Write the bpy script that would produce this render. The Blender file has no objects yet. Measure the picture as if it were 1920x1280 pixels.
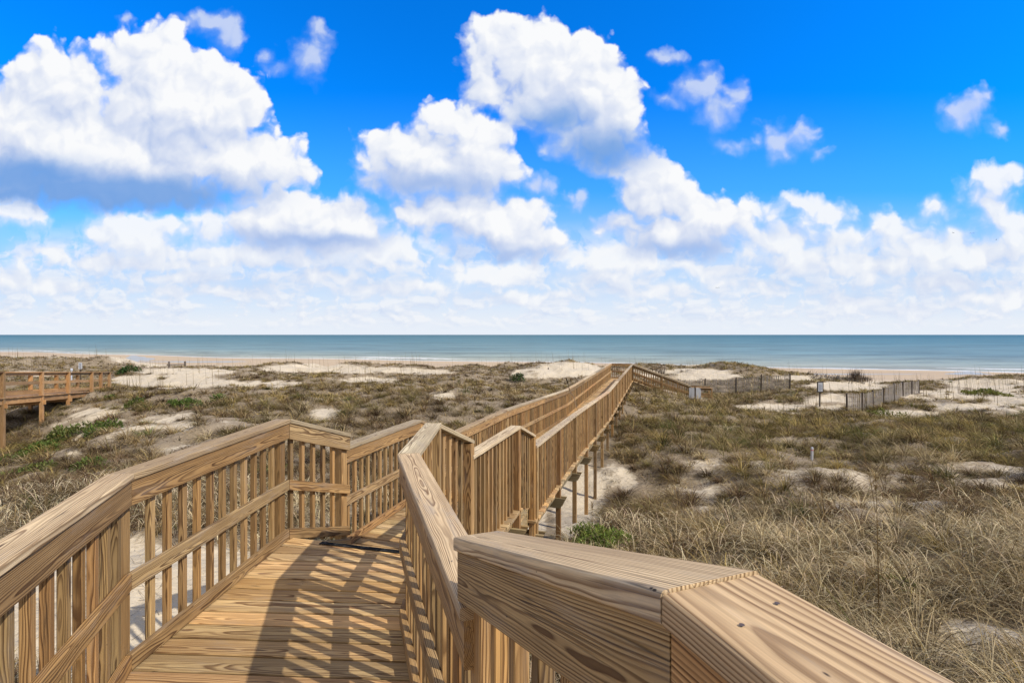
import bpy, bmesh, math, random
import numpy as np
from mathutils import Vector, Matrix, noise as mnoise
S = bpy.context.scene
R = math.radians

class NT:
    """small helper to write node trees as expressions"""
    def __init__(s, tree):
        s.t = tree; s.n = tree.nodes; s.l = tree.links
    def put(s, sock, v):
        if v is None: return
        if hasattr(v, 'is_output'): s.l.new(v, sock)
        else:
            if isinstance(v, (tuple, list)) and sock.type == 'RGBA' and len(v) == 3: v = (*v, 1)
            sock.default_value = v
    def m(s, op, a, b=None, c=None, clamp=False):
        n = s.n.new('ShaderNodeMath'); n.operation = op; n.use_clamp = clamp
        for i, v in enumerate((a, b, c)): s.put(n.inputs[i], v)
        return n.outputs[0]
    def v(s, op, a, b=None, c=None, scale=None):
        n = s.n.new('ShaderNodeVectorMath'); n.operation = op
        for i, v in enumerate((a, b, c)): s.put(n.inputs[i], v)
        if scale is not None: s.put(n.inputs['Scale'], scale)
        return n.outputs['Value'] if op in ('LENGTH', 'DOT_PRODUCT', 'DISTANCE') else n.outputs[0]
    def xyz(s, v):
        n = s.n.new('ShaderNodeSeparateXYZ'); s.put(n.inputs[0], v); return n.outputs
    def vec(s, x, y, z=0.0):
        n = s.n.new('ShaderNodeCombineXYZ')
        for i, q in enumerate((x, y, z)): s.put(n.inputs[i], q)
        return n.outputs[0]
    def mix(s, f, a, b, blend='MIX'):
        n = s.n.new('ShaderNodeMix'); n.data_type = 'RGBA'; n.blend_type = blend
        s.put(n.inputs[0], f); s.put(n.inputs[6], a); s.put(n.inputs[7], b)
        return n.outputs[2]
    def ramp(s, f, stops, interp='LINEAR'):
        n = s.n.new('ShaderNodeValToRGB'); n.color_ramp.interpolation = interp
        e = n.color_ramp.elements
        while len(e) < len(stops): e.new(0.5)
        for q, (p, c) in zip(e, stops):
            q.position = p; q.color = (*c, 1) if isinstance(c, (tuple, list)) else (c, c, c, 1)
        s.put(n.inputs[0], f); return n.outputs[0]
    def mr(s, f, a, b, c=0.0, d=1.0, smooth=True):
        n = s.n.new('ShaderNodeMapRange'); n.interpolation_type = 'SMOOTHSTEP' if smooth else 'LINEAR'
        for k, q in zip(('Value', 'From Min', 'From Max', 'To Min', 'To Max'), (f, a, b, c, d)): s.put(n.inputs[k], q)
        return n.outputs[0]
    def noise(s, vec, scale, detail=4, rough=0.5, dim='3D', color=False, lac=2.0, dist=0.0, w=None):
        n = s.n.new('ShaderNodeTexNoise'); n.noise_dimensions = dim
        s.put(n.inputs['Vector'], vec) if dim != '1D' else None
        if w is not None: s.put(n.inputs['W'], w)
        s.put(n.inputs['Scale'], scale); n.inputs['Detail'].default_value = detail
        n.inputs['Roughness'].default_value = rough; n.inputs['Lacunarity'].default_value = lac
        n.inputs['Distortion'].default_value = dist
        return n.outputs['Color'] if color else n.outputs[0]
    def voro(s, vec, scale, feature='F1', detail=0, rough=0.5, dim='3D', out='Distance', smooth=None, rand=1.0):
        n = s.n.new('ShaderNodeTexVoronoi'); n.voronoi_dimensions = dim; n.feature = feature
        s.put(n.inputs['Vector'], vec); s.put(n.inputs['Scale'], scale)
        n.inputs['Detail'].default_value = detail; n.inputs['Roughness'].default_value = rough
        n.inputs['Randomness'].default_value = rand
        if smooth is not None: n.inputs['Smoothness'].default_value = smooth
        return n.outputs[out]
    def attr(s, name, out='Fac'):
        n = s.n.new('ShaderNodeAttribute'); n.attribute_name = name; return n.outputs[out]
SUN_AZ_VEC = Vector((0.88, -0.475, 0)).normalized()
SUN_EL = R(42.5)

# cumulus outlines: (x, y, rx, ry) in hundredths of a radian-like tangent unit measured from due +Y at the horizon
def cl(*rows): return [((x - 960) / 100, (627 - y) / 100, rx / 100, ry / 100) for x, y, rx, ry in rows]
BIG = cl((495, 300, 82, 46), (905, 120, 40, 50), (925, 185, 48, 26), (1040, 190, 90, 60), (105, 165, 95, 82), (40, 250, 130, 105), (295, 125, 88, 78), (330, 200, 150, 110), (448, 205, 50, 62), (205, 95, 22, 18),
         (170, 285, 250, 85), (430, 300, 135, 58), (525, 312, 55, 50), (200, 345, 270, 48),
         (930, 80, 48, 48), (1000, 110, 85, 70), (1075, 130, 88, 80), (1115, 185, 80, 85), (915, 165, 45, 38), (1155, 215, 42, 75),
         (1118, 262, 76, 50), (1000, 195, 75, 40))
MID = cl((880, 385, 80, 44), (740, 330, 50, 34), (845, 222, 56, 26), (785, 290, 90, 58), (900, 285, 62, 68), (830, 325, 140, 36), (705, 264, 15, 13),
         (830, 395, 100, 36), (930, 420, 100, 52), (985, 452, 60, 30),
         (1212, 318, 50, 38), (1235, 370, 68, 60), (1330, 412, 72, 44), (1270, 440, 110, 36),
         (535, 405, 100, 42), (640, 425, 85, 48), (560, 440, 140, 30))
LOW = cl((250, 445, 92, 42), (310, 472, 75, 26), (390, 440, 60, 36), (700, 478, 110, 34), (30, 392, 75, 34), (920, 516, 108, 24), (1150, 490, 90, 34),
         (1450, 452, 105, 34), (1505, 383, 34, 18), (1560, 405, 52, 20), (1672, 442, 58, 38), (1500, 485, 130, 26), (1620, 500, 150, 26),
         (1760, 397, 34, 20), (1855, 385, 48, 52), (1870, 330, 44, 24), (1810, 478, 150, 42), (1900, 435, 50, 46),
         (1590, 565, 66, 30), (1705, 582, 60, 22), (1430, 535, 90, 20), (30, 522, 60, 22), (340, 520, 120, 14), (620, 515, 130, 20), (1200, 545, 120, 14), (1850, 560, 110, 24), (1420, 400, 40, 22), (1720, 470, 70, 34), (1560, 455, 60, 34), (470, 440, 60, 30), (200, 420, 44, 26), (730, 500, 70, 20), (1130, 520, 110, 22), (80, 470, 60, 16), (480, 480, 200, 26), (250, 492, 190, 18), (560, 430, 150, 44), (640, 460, 130, 30), (90, 535, 110, 16), (420, 545, 160, 14), (720, 540, 140, 16), (980, 560, 130, 12), (1330, 505, 90, 18), (1760, 530, 150, 20))
THIN = cl((380, 42, 42, 24), (425, 62, 34, 36), (585, 105, 40, 44), (592, 62, 22, 20), (498, 104, 8, 8), (535, 125, 18, 9),
          (1250, 112, 26, 13), (1315, 165, 45, 36), (1345, 205, 44, 32), (1245, 186, 20, 9), (1380, 170, 24, 28),
          (1470, 262, 50, 34), (1510, 240, 12, 16), (1360, 272, 28, 14), (1535, 293, 14, 9), (1815, 208, 44, 36), (1850, 180, 12, 14), (1880, 237, 14, 9),
          (1080, 378, 22, 18), (1160, 418, 44, 20), (236, 38, 8, 6), (1005, 345, 30, 22))
DARK = cl((180, 372, 290, 42), (60, 330, 120, 34), (1135, 285, 80, 38), (1040, 225, 50, 24), (800, 345, 120, 14), (900, 478, 120, 14), (1280, 470, 110, 16),
          (1600, 510, 220, 14), (580, 452, 120, 12))

def build_world():
    w = bpy.data.worlds.new('World'); S.world = w; w.use_nodes = True
    t = w.node_tree; t.nodes.clear(); N = NT(t)
    d = N.n.new('ShaderNodeTexCoord').outputs['Generated']
    x, y, z = N.xyz(d)
    ya = N.m('MAXIMUM', N.m('ABSOLUTE', y), 0.12)
    X = N.m('MULTIPLY', N.m('DIVIDE', x, ya), 9.5)
    Y = N.m('MULTIPLY', N.m('DIVIDE', z, ya), 9.5)
    P = N.vec(X, Y, 0.0)
    # distortion that crinkles every outline
    wn = N.noise(P, 1.6, 4, 0.5, '2D', color=True)
    wv = N.v('MULTIPLY_ADD', wn, (0.42, 0.42, 0.0), (-0.21, -0.21, 0))
    Q = N.v('ADD', P, wv)
    def puff(p):
        f = N.voro(p, 1.7, 'SMOOTH_F1', 2.5, 0.5, '2D', smooth=0.4)
        return N.m("MULTIPLY_ADD", f, -1.3, PUFF_MEAN)
    def shape(p, blobs, k=0.25):
        acc = None
        for bx, by, rx, ry in blobs:
            r = math.sqrt(rx * ry)
            q = N.v('MULTIPLY_ADD', p, (1 / rx, 1 / ry, 0), (-bx / rx, -by / ry, 0))
            sd = N.m('MULTIPLY_ADD', N.v('LENGTH', q), r, -r)
            acc = sd if acc is None else N.m('SMOOTH_MIN', acc, sd, k)
        return N.m('MULTIPLY', acc, -1.0)
    QL = N.v('ADD', Q, (0.10, 0.16, 0))
    QB = N.v('ADD', Q, (0.22, 0.48, 0))
    b0 = puff(Q); b1 = puff(QL)
    fine = N.noise(P, 5.0, 5, 0.62, '2D')
    fine = N.m('MULTIPLY_ADD', fine, 0.10, -0.05)
    def layer(base, blobs, amp, edge, lit, shade, op=1.0, k=0.25, gain=0.8, depth=0.5, bump=0.4, fill=0.0, dk=None):
        s0 = shape(Q, blobs, k); s1 = shape(QB, blobs, k)
        d0 = N.m('ADD', N.m('ADD', N.m('MULTIPLY_ADD', b0, amp, s0), fine), fill)
        # sunward thickness difference shades the billows
        e = N.m('MULTIPLY_ADD', N.m('SUBTRACT', s0, s1), gain, depth)
        li = N.m('MULTIPLY_ADD', N.m('SUBTRACT', b0, b1), bump, N.m('MULTIPLY_ADD', b0, 0.14, e), clamp=True)
        c = N.mix(li, shade, lit)
        ew = N.m('MULTIPLY_ADD', li, -edge * 2.0, edge * 3.0); lo = N.m('MULTIPLY_ADD', li, edge * 0.45, -edge * 0.45)
        if dk is not None: ew = N.m('MULTIPLY_ADD', dk, 0.20, ew); lo = N.m('MULTIPLY_ADD', dk, -0.34, lo)
        a = N.mr(d0, lo, ew)
        if op != 1.0: a = N.m('MULTIPLY', a, op)
        return a, c, base
    # clear sky
    sk = N.n.new('ShaderNodeTexSky'); sk.sky_type = 'NISHITA'; sk.sun_disc = False
    sk.sun_elevation = SUN_EL
    sk.sun_rotation = math.atan2(SUN_AZ_VEC.x, SUN_AZ_VEC.y)
    sk.air_density = 1.0; sk.dust_density = 0.4; sk.ozone_density = 3.0
    blue = N.mix(1.0, sk.outputs[0], SKY_TINT, 'MULTIPLY')
    el = N.m('DIVIDE', z, N.m('SQRT', N.m('ADD', N.m('MULTIPLY', x, x), N.m('MULTIPLY', y, y))))
    W = 1 / SKY_STRENGTH
    def C(r, g, b):
        f = lambda c: ((c / 255) / 12.92 if c < 10 else (((c / 255) + 0.055) / 1.055) ** 2.4) * W
        return (f(r), f(g), f(b))
    hz = N.mr(Y, 0.30, 4.0, 1.0, 0.0, False)
    hz = N.m('POWER', hz, 1.35)
    hm = N.m('POWER', N.mr(Y, 1.0, 4.6, 1.0, 0.0, False), 1.3)
    col = N.mix(N.m('MULTIPLY', hm, 0.9), blue, C(110, 192, 255))
    hz = N.m('POWER', N.mr(Y, 0.25, 2.7, 1.0, 0.0, False), 1.3)
    col = N.mix(hz, col, C(232, 239, 249))
    # broken low cloud towards the horizon
    hq = N.vec(N.m('MULTIPLY', N.m('ADD', X, N.m('MULTIPLY', N.xyz(wv)[0], 1.5)), 2.1), N.m('MULTIPLY', N.m('POWER', N.m('MAXIMUM', Y, 0.01), 0.75), 3.9), 3.1)
    hn = N.noise(hq, 1.15, 6, 0.55, '3D')
    hn2 = N.noise(N.v('ADD', hq, (0.14, 0.3, 0)), 1.15, 6, 0.55, '3D')
    ha = N.mr(hn, 0.42, 0.56)
    hband = N.m('MULTIPLY', N.mr(Y, 0.0, 0.35), N.mr(Y, 1.4, 2.2, 1.0, 0.0))
    hl = N.m('MULTIPLY_ADD', N.m('SUBTRACT', hn, hn2), 3.2, 0.6, clamp=True)
    hc = N.mix(hl, C(204, 218, 243), C(246, 247, 250))
    col = N.mix(N.m('MULTIPLY', N.m('MULTIPLY', ha, hband), 0.7), col, hc)
    for blobs, amp, edge, lit, shade, op, k, gain, depth, bump, fill in (
            (LOW, 0.26, 0.30, (247, 249, 252), (198, 212, 240), 0.95, 0.3, 0.8, 0.55, 0.42, 0.15),
            (THIN, 0.24, 0.28, (208, 220, 246), (162, 190, 242), 0.85, 0.15, 0.8, 0.48, 0.35, 0.09),
            (MID, 0.28, 0.17, (250, 251, 253), (184, 201, 236), 1.0, 0.2, 0.80, 0.52, 0.40, 0.17),
            (BIG, 0.30, 0.16, (250, 251, 253), (188, 204, 237), 1.0, 0.25, 0.80, 0.55, 0.40, 0.13)):
        dk = None
        if blobs is BIG or blobs is MID:
            dk = N.mr(shape(N.v('MULTIPLY_ADD', wv, (0.8, 0.8, 0), P), DARK, 0.2), -0.5, 0.4)
        a, c, _ = layer(None, blobs, amp, edge, C(*lit), C(*shade), op, k, gain, depth, bump, fill, dk)
        if dk is not None:
            c = N.mix(N.m('MULTIPLY', dk, 0.9), c, C(108, 160, 226) if blobs is BIG else C(158, 186, 234))
        col = N.mix(a, col, c)
    # broken cloud added out of view, overhead and behind, to whiten the blue skylight
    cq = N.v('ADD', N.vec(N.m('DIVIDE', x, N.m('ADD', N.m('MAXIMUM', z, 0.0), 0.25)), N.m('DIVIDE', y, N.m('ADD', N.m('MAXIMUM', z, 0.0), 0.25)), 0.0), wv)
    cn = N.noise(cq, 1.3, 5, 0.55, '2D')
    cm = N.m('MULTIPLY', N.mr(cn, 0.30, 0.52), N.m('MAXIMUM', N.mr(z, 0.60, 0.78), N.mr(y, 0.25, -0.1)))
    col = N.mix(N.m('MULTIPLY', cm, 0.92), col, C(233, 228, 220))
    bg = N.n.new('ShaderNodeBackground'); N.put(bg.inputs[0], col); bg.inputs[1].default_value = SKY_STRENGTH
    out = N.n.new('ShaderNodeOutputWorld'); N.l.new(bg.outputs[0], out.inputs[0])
    w.cycles.sampling_method = 'MANUAL'; w.cycles.sample_map_resolution = 512
PUFF_MEAN = 1.0
SKY_STRENGTH = 0.15
SKY_TINT = (0.01, 0.82, 1.85)
def build_camera():
    c = bpy.data.cameras.new('camera'); o = bpy.data.objects.new('camera', c); S.collection.objects.link(o)
    c.sensor_width = 36; c.lens = 950 / 1920 * 36
    c.shift_y = -(640 - 627) / 1920
    o.location = (0, 0, 0); o.rotation_euler = (R(90), 0, 0)
    c.clip_start = 0.02; c.clip_end = 30000
    S.camera = o
def build_view():
    vs = S.view_settings; S.display_settings.display_device = 'sRGB'
    vs.view_transform = 'Standard'; vs.look = 'None'; vs.exposure = 0; vs.gamma = 1
RNG = random.Random(11)
# ---------------------------------------------------------------- materials
def new_mat(name):
    m = bpy.data.materials.new(name); m.use_nodes = True; m.node_tree.nodes.clear()
    N = NT(m.node_tree)
    out = N.n.new('ShaderNodeOutputMaterial'); b = N.n.new('ShaderNodeBsdfPrincipled')
    N.l.new(b.outputs[0], out.inputs[0])
    return m, N, b, out

def wood_material(name, early, late, early_w, late_w, bump=0.35, wander=1.0):
    """sawn pine: growth rings round a wandering pith, knots, fibres and drying checks, from board coordinates"""
    m, N, b, out = new_mat(name)
    bc = N.attr('board', 'Vector'); sd = N.attr('seed', 'Vector'); tone = N.attr('tone')
    l, wd, th = N.xyz(bc); sx, sy, sz = N.xyz(sd)
    off = N.v('SCALE', sd, scale=37.0)
    lowp = N.v('ADD', N.v('MULTIPLY', bc, (1.15, 5.5, 5.5)), off)
    low = N.noise(lowp, 1.0, 3, 0.55, color=True)
    lx, ly, lz = N.xyz(N.v('SUBTRACT', low, (0.5, 0.5, 0.5)))
    # knots
    kp = N.v('ADD', N.v('MULTIPLY', bc, (1.35, 5.2, 2.0)), N.v('SCALE', sd, scale=61.0))
    kd = N.voro(kp, 1.0, 'F1', rand=1.0)
    ks = N.m('POWER', N.mr(kd, 0.0, 0.36, 1.0, 0.0), 2.2)
    y0 = N.m('MULTIPLY_ADD', sx, 0.08, -0.04)
    z0 = N.m('MULTIPLY_ADD', sy, -0.08, -0.028)
    dy = N.m('ADD', N.m('SUBTRACT', wd, y0), N.m('MULTIPLY', ly, 0.034 * wander))
    tilt = N.m('MULTIPLY', l, N.m('MULTIPLY_ADD', sz, 0.05, -0.025))
    dz = N.m('ADD', N.m('SUBTRACT', th, z0), N.m('ADD', tilt, N.m('MULTIPLY', lx, 0.062 * wander)))
    r = N.m('SQRT', N.m('ADD', N.m('MULTIPLY', dy, dy), N.m('MULTIPLY', dz, dz)))
    r = N.m('MULTIPLY_ADD', ks, 0.013, r)
    # small ripples in each ring
    rp = N.noise(N.v('ADD', N.v('MULTIPLY', bc, (9, 40, 40)), off), 1.0, 2, 0.5)
    r = N.m('MULTIPLY_ADD', N.m('SUBTRACT', rp, 0.5), 0.0011, r)
    ringw = N.m('MULTIPLY_ADD', N.m('FRACT', N.m('MULTIPLY', sx, 7.3)), 0.0045, 0.0045)
    q = N.m('DIVIDE', r, ringw)
    fr = N.m('FRACT', q)
    late_f = N.ramp(fr, [(0.0, 0.3), (0.12, 0.0), (0.42, 0.10), (0.68, 0.75), (0.92, 1.0), (1.0, 0.3)])
    ringid = N.noise(None, 1.0, 1, 0.5, '1D', w=N.m('MULTIPLY_ADD', sy, 50.0, N.m('MULTIPLY', r, 90.0)))
    late_f = N.m('MULTIPLY', late_f, N.mr(ringid, 0.3, 0.6, 0.55, 1.0))
    fib = N.noise(N.v('ADD', N.v('MULTIPLY', bc, (5, 260, 260)), off), 1.0, 3, 0.6)
    big = N.noise(N.v('ADD', N.v('MULTIPLY', bc, (1.6, 7, 7)), N.v('SCALE', sd, scale=11.0)), 1.0, 3, 0.5)
    ew = N.mix(tone, early, early_w); lw = N.mix(tone, late, late_w)
    col = N.mix(late_f, ew, lw)
    col = N.mix(1.0, col, N.ramp(fib, [(0.25, 0.72), (0.75, 1.14)]), 'MULTIPLY')
    col = N.mix(1.0, col, N.ramp(big, [(0.3, (0.74, 0.70, 0.66)), (0.7, (1.12, 1.12, 1.10))]), 'MULTIPLY')
    br = N.m('MULTIPLY_ADD', N.m('FRACT', N.m('MULTIPLY', sz, 5.7)), 0.62, 0.60)
    col = N.mix(1.0, col, N.vec(br, br, br), 'MULTIPLY')
    hue = N.m('FRACT', N.m('MULTIPLY', sy, 9.1))
    col = N.mix(1.0, col, N.ramp(hue, [(0.0, (1.10, 0.98, 0.80)), (0.35, (1.02, 1.0, 0.97)), (0.7, (0.97, 1.0, 0.98)), (1.0, (1.12, 0.96, 0.84))]), 'MULTIPLY')
    col = N.mix(N.mr(kd, 0.045, 0.085, 0.8, 0.0), col, N.mix(0.3, late, (0.05, 0.022, 0.012)))
    # checks: thin dark cracks along the grain
    cn = N.noise(N.v('ADD', N.v('MULTIPLY', bc, (0.9, 60, 60)), N.v('SCALE', sd, scale=23.0)), 1.0, 1, 0.4)
    crack = N.m('MULTIPLY', N.mr(N.m('ABSOLUTE', N.m('SUBTRACT', cn, 0.5)), 0.0, 0.02, 1.0, 0.0), N.mr(big, 0.46, 0.58))
    col = N.mix(N.m('MULTIPLY', crack, 0.75), col, (0.035, 0.022, 0.015))
    # silvering and grime where water stands
    gr = N.noise(N.v('ADD', N.v('MULTIPLY', bc, (2.6, 16, 16)), N.v('SCALE', sd, scale=71.0)), 1.0, 5, 0.65)
    col = N.mix(N.m('MULTIPLY', N.mr(gr, 0.52, 0.72), N.m('MULTIPLY_ADD', tone, 0.55, 0.08)), col, (0.33, 0.275, 0.22))
    sp = N.voro(N.v('ADD', N.v('MULTIPLY', bc, (14, 30, 30)), off), 1.0, 'F1')
    col = N.mix(N.m('MULTIPLY', N.mr(sp, 0.03, 0.08, 1.0, 0.0), N.mr(gr, 0.45, 0.6)), col, (0.045, 0.03, 0.02))
    N.put(b.inputs['Base Color'], col)
    b.inputs['Roughness'].default_value = 0.72
    b.inputs['Specular IOR Level'].default_value = 0.25
    h = N.m('ADD', N.m('MULTIPLY', late_f, 0.5), N.m('MULTIPLY', fib, 0.6))
    h = N.m('MULTIPLY_ADD', crack, -1.5, h)
    bp = N.n.new('ShaderNodeBump'); bp.inputs['Strength'].default_value = bump; bp.inputs['Distance'].default_value = 0.0025
    N.l.new(h, bp.inputs['Height']); N.l.new(bp.outputs[0], b.inputs['Normal'])
    return m

# ---------------------------------------------------------------- boards
class Boards:
    def __init__(s): s.v = []; s.f = []; s.bc = []; s.sd = []; s.tn = []
    def _prof(s, W, T, r, k):
        pts = []
        for cx, cy, a0 in ((1, 1, 0), (-1, 1, 90), (-1, -1, 180), (1, -1, 270)):
            for i in range(k + 1):
                a = R(a0 + 90 * i / k)
                pts.append((cx * (W / 2 - r) + r * math.cos(a), cy * (T / 2 - r) + r * math.sin(a)))
        return pts
    def board(s, a, b, wv, W, T, n0=None, n1=None, tone=0.3, r=0.004, k=1, seed_=None):
        a = Vector(a); b = Vector(b); d = b - a; L = d.length
        if L < 1e-5: return
        d.normalize(); w = Vector(wv); w = (w - d * w.dot(d)).normalized(); t = d.cross(w)
        n0 = d if n0 is None else Vector(n0); n1 = d if n1 is None else Vector(n1)
        P = s._prof(W, T, r, k); n = len(P); base = len(s.v)
        seed = (RNG.random(), RNG.random(), RNG.random()); tn = min(1, max(0, tone + RNG.uniform(-.13, .13))); l0 = RNG.uniform(0, 3)
        if seed_ is not None: seed, l0 = seed_[:3], seed_[3]
        for e, (p, nn) in enumerate(((a, n0), (b, n1))):
            for pw, pt in P:
                q = p + w * pw + t * pt
                h = (p - q).dot(nn) / d.dot(nn)
                q = q + d * h
                s.v.append(q); s.bc.append((l0 + (q - a).dot(d), pw, pt)); s.sd.append(seed); s.tn.append(tn)
        for i in range(n):
            j = (i + 1) % n
            s.f.append((base + i, base + j, base + n + j, base + n + i))
        s.f.append(tuple(base + n - 1 - i for i in range(n))); s.f.append(tuple(base + n + i for i in range(n)))
    def prism(s, quad, T, tone=0.3, ldir=None, r=0.004):
        """a plank given by its four top corners (counter-clockwise from above), T thick, top edges eased"""
        q = [Vector(p) for p in quad]; c = sum(q, Vector()) / 4
        ld = Vector(ldir).normalized(); wd = Vector((0, 0, 1)).cross(ld).normalized()
        seed = (RNG.random(), RNG.random(), RNG.random()); tn = min(1, max(0, tone + RNG.uniform(-.2, .2))); l0 = RNG.uniform(0, 3)
        base = len(s.v)
        rings = []
        top = []
        for i in range(4):
            p, pp, pn = q[i], q[i - 1], q[(i + 1) % 4]
            e1 = (pp - p).normalized(); e2 = (pn - p).normalized()
            top.append(p + (e1 + e2) * r)
        dn = Vector((0, 0, -1))
        rings = [top, [p + dn * r for p in q], [p + dn * T for p in q]]
        for ri, rg in enumerate(rings):
            for p in rg:
                s.v.append(p); o = p - c
                s.bc.append((l0 + o.dot(ld), o.dot(wd), o.z + T / 2)); s.sd.append(seed); s.tn.append(tn)
        s.f.append((base, base + 1, base + 2, base + 3))
        for k in (0, 4):
            for i in range(4):
                j = (i + 1) % 4
                s.f.append((base + k + i, base + k + 4 + i, base + k + 4 + j, base + k + j))
        s.f.append((base + 11, base + 10, base + 9, base + 8))
    def build(s, name, mat, parent=None):
        me = bpy.data.meshes.new(name)
        me.from_pydata([tuple(v) for v in s.v], [], s.f)
        for nm, ty, dat in (('board', 'FLOAT_VECTOR', s.bc), ('seed', 'FLOAT_VECTOR', s.sd)):
            at = me.attributes.new(nm, ty, 'POINT'); at.data.foreach_set('vector', np.array(dat, np.float32).ravel())
        at = me.attributes.new('tone', 'FLOAT', 'POINT'); at.data.foreach_set('value', np.array(s.tn, np.float32))
        me.materials.append(mat)
        return link(name, me, parent)

def link(name, me, parent=None):
    o = bpy.data.objects.new(name, me); S.collection.objects.link(o)
    if parent is not None: o.parent = parent; o.matrix_parent_inverse = world_of(parent).inverted()
    return o
def world_of(o):
    m = Matrix.Translation(o.location) @ o.rotation_euler.to_matrix().to_4x4()
    return (world_of(o.parent) @ o.matrix_parent_inverse @ m) if o.parent else m
def tag(o, label=None, cat=None, group=None, kind=None):
    for k, v in (('label', label), ('category', cat), ('group', group), ('kind', kind)):
        if v: o[k] = v
    return o
def thing(name, label, cat, loc=(0, 0, 0), group=None):
    o = bpy.data.objects.new(name, None); S.collection.objects.link(o); o.location = loc; o.empty_display_size = 0.2
    return tag(o, label, cat, group)

# ---------------------------------------------------------------- plan helpers
def V2(p): return Vector((p[0], p[1]))
def offset_poly(pts, d):
    """parallel line in plan; d > 0 to the right of the walking direction"""
    out = []
    for i, p in enumerate(pts):
        ns = []
        for a, b in ((i - 1, i), (i, i + 1)):
            if a >= 0 and b < len(pts):
                t = (V2(pts[b]) - V2(pts[a])).normalized(); ns.append(Vector((t.y, -t.x)))
        n = sum(ns, Vector((0, 0))).normalized(); n = n / n.dot(ns[0])
        out.append(Vector((p[0] + n.x * d, p[1] + n.y * d, p[2])))
    return out
def cut_normals(pts):
    """end plane normals of every piece of a polyline so that the pieces mitre"""
    ds = [(pts[i + 1] - pts[i]).normalized() for i in range(len(pts) - 1)]
    res = []
    for i, d in enumerate(ds):
        n0 = (d + ds[i - 1]).normalized() if i > 0 else Vector((d.x, d.y, 0)).normalized()
        n1 = (d + ds[i + 1]).normalized() if i < len(ds) - 1 else Vector((d.x, d.y, 0)).normalized()
        res.append((n0, n1))
    return res
def along(pts, s):
    for i in range(len(pts) - 1):
        L = (V2(pts[i + 1]) - V2(pts[i])).length
        if s <= L or i == len(pts) - 2:
            return pts[i].lerp(pts[i + 1], s / L)
        s -= L
def plan_len(pts): return sum((V2(pts[i + 1]) - V2(pts[i])).length for i in range(len(pts) - 1))
def line_x(pts, p, d):
    """where the plan line p + u d meets a polyline (ends extended)"""
    best = None
    for i in range(len(pts) - 1):
        a = V2(pts[i]); e = V2(pts[i + 1]) - a
        den = d.x * e.y - d.y * e.x
        if abs(den) < 1e-9: continue
        u = ((a.x - p.x) * e.y - (a.y - p.y) * e.x) / den
        k = ((a.x - p.x) * d.y - (a.y - p.y) * d.x) / den
        lo = -50 if i == 0 else -1e-6; hi = 50 if i == len(pts) - 2 else 1 + 1e-6
        if lo <= k <= hi and (best is None or abs(u) < abs(best)): best = u
    return p + d * best
FPX = 950.0
def ray(px, py, Y):
    return ((px - 960) / FPX * Y, Y, -(py - 627) / FPX * Y)
# heights of the dunes: (x, y, z) from known sight lines
GP = [ray(*t) for t in (
    (1648, 1170, 5.8), (1850, 1250, 4.6), (1150, 1005, 9.5), (1350, 1040, 8), (1900, 1000, 8.5), (1500, 960, 11), (1300, 980, 10.6), (1900, 960, 10.3),
    (1104, 977, 13.2), (1118, 927, 15), (1131, 872, 17), (1143, 832, 19.4), (1200, 860, 17.5), (1300, 900, 14.5), (1500, 850, 18), (1700, 900, 14), (1900, 850, 17),
    (1250, 760, 29), (1185, 722, 36), (1290, 748, 34), (1400, 762, 33), (1590, 772, 31.8), (1800, 772, 31), (1910, 765, 31), (1450, 800, 25), (1700, 800, 24.5), (1900, 800, 24),
    (1200, 800, 23), (1537, 766, 33.5), (1723, 741, 38), (1850, 742, 39), (1380, 738, 42), (1481, 730, 41), (1285, 737, 42), (1300, 693, 52), (1300, 712, 46), (1440, 692, 55), (1560, 714, 56),
    (1650, 718, 57), (1800, 716, 57), (1910, 712, 57), (1800, 735, 45), (1230, 700, 50),
    (300, 1150, 5.8), (20, 950, 9.5), (100, 930, 11), (60, 880, 16), (250, 850, 16.5), (150, 840, 18), (400, 800, 19.5), (350, 765, 22), (200, 775, 22.5), (350, 800, 19.8), (300, 830, 17.5), (78, 792, 23.6), (128, 766, 25.8),
    (5, 842, 20.5), (600, 800, 20.5), (700, 790, 21), (750, 760, 23.5), (600, 765, 23), (600, 960, 9.5), (640, 930, 11), (800, 900, 14), (900, 800, 22), (300, 733, 30), (300, 715, 36), (150, 712, 45), (30, 675, 57), (100, 674, 57), (170, 675, 57), (225, 681, 57),
    (300, 702, 44), (340, 694, 54), (650, 684, 56), (650, 702, 44), (900, 732, 31), (900, 702, 45), (1085, 679, 53), (1020, 702, 46), (1090, 706, 44), (800, 691, 57), (500, 687, 56), (420, 691, 55),
    (560, 740, 29), (1000, 720, 40), (1060, 735, 36), (250, 690, 57), (710, 690, 56), (960, 690, 57), (1150, 694, 54), (172, 745, 28), (205, 735, 31.8), (320, 696, 55), (380, 697, 55), (275, 697, 55), (450, 690, 56), (1240, 698, 52))]
GP += [(0, 0, -3.1), (-5, 1, -3.0), (5, 1, -3.0), (10, 3, -2.95), (-12, 3, -2.9), (0, -6, -3.0), (-20, 8, -2.9), (22, 8, -3.2), (-30, 20, -4.2), (35, 20, -3.9), (3, 9.5, -3.95), (1, 6, -3.5), (-1, 9, -3.7),
       (4.8, 19.5, -4.15), (5.9, 23, -4.05), (7, 28, -3.9), (3.4, 19.5, -4.15), (4.5, 23, -4.0), (5.6, 28, -3.85), (7.0, 34, -3.65), (-2.5, 12, -3.75)]
GP = np.array(GP)
def _st(x, y): return 13 * x / (y + 12), 16 * np.log((y + 12))
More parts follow.
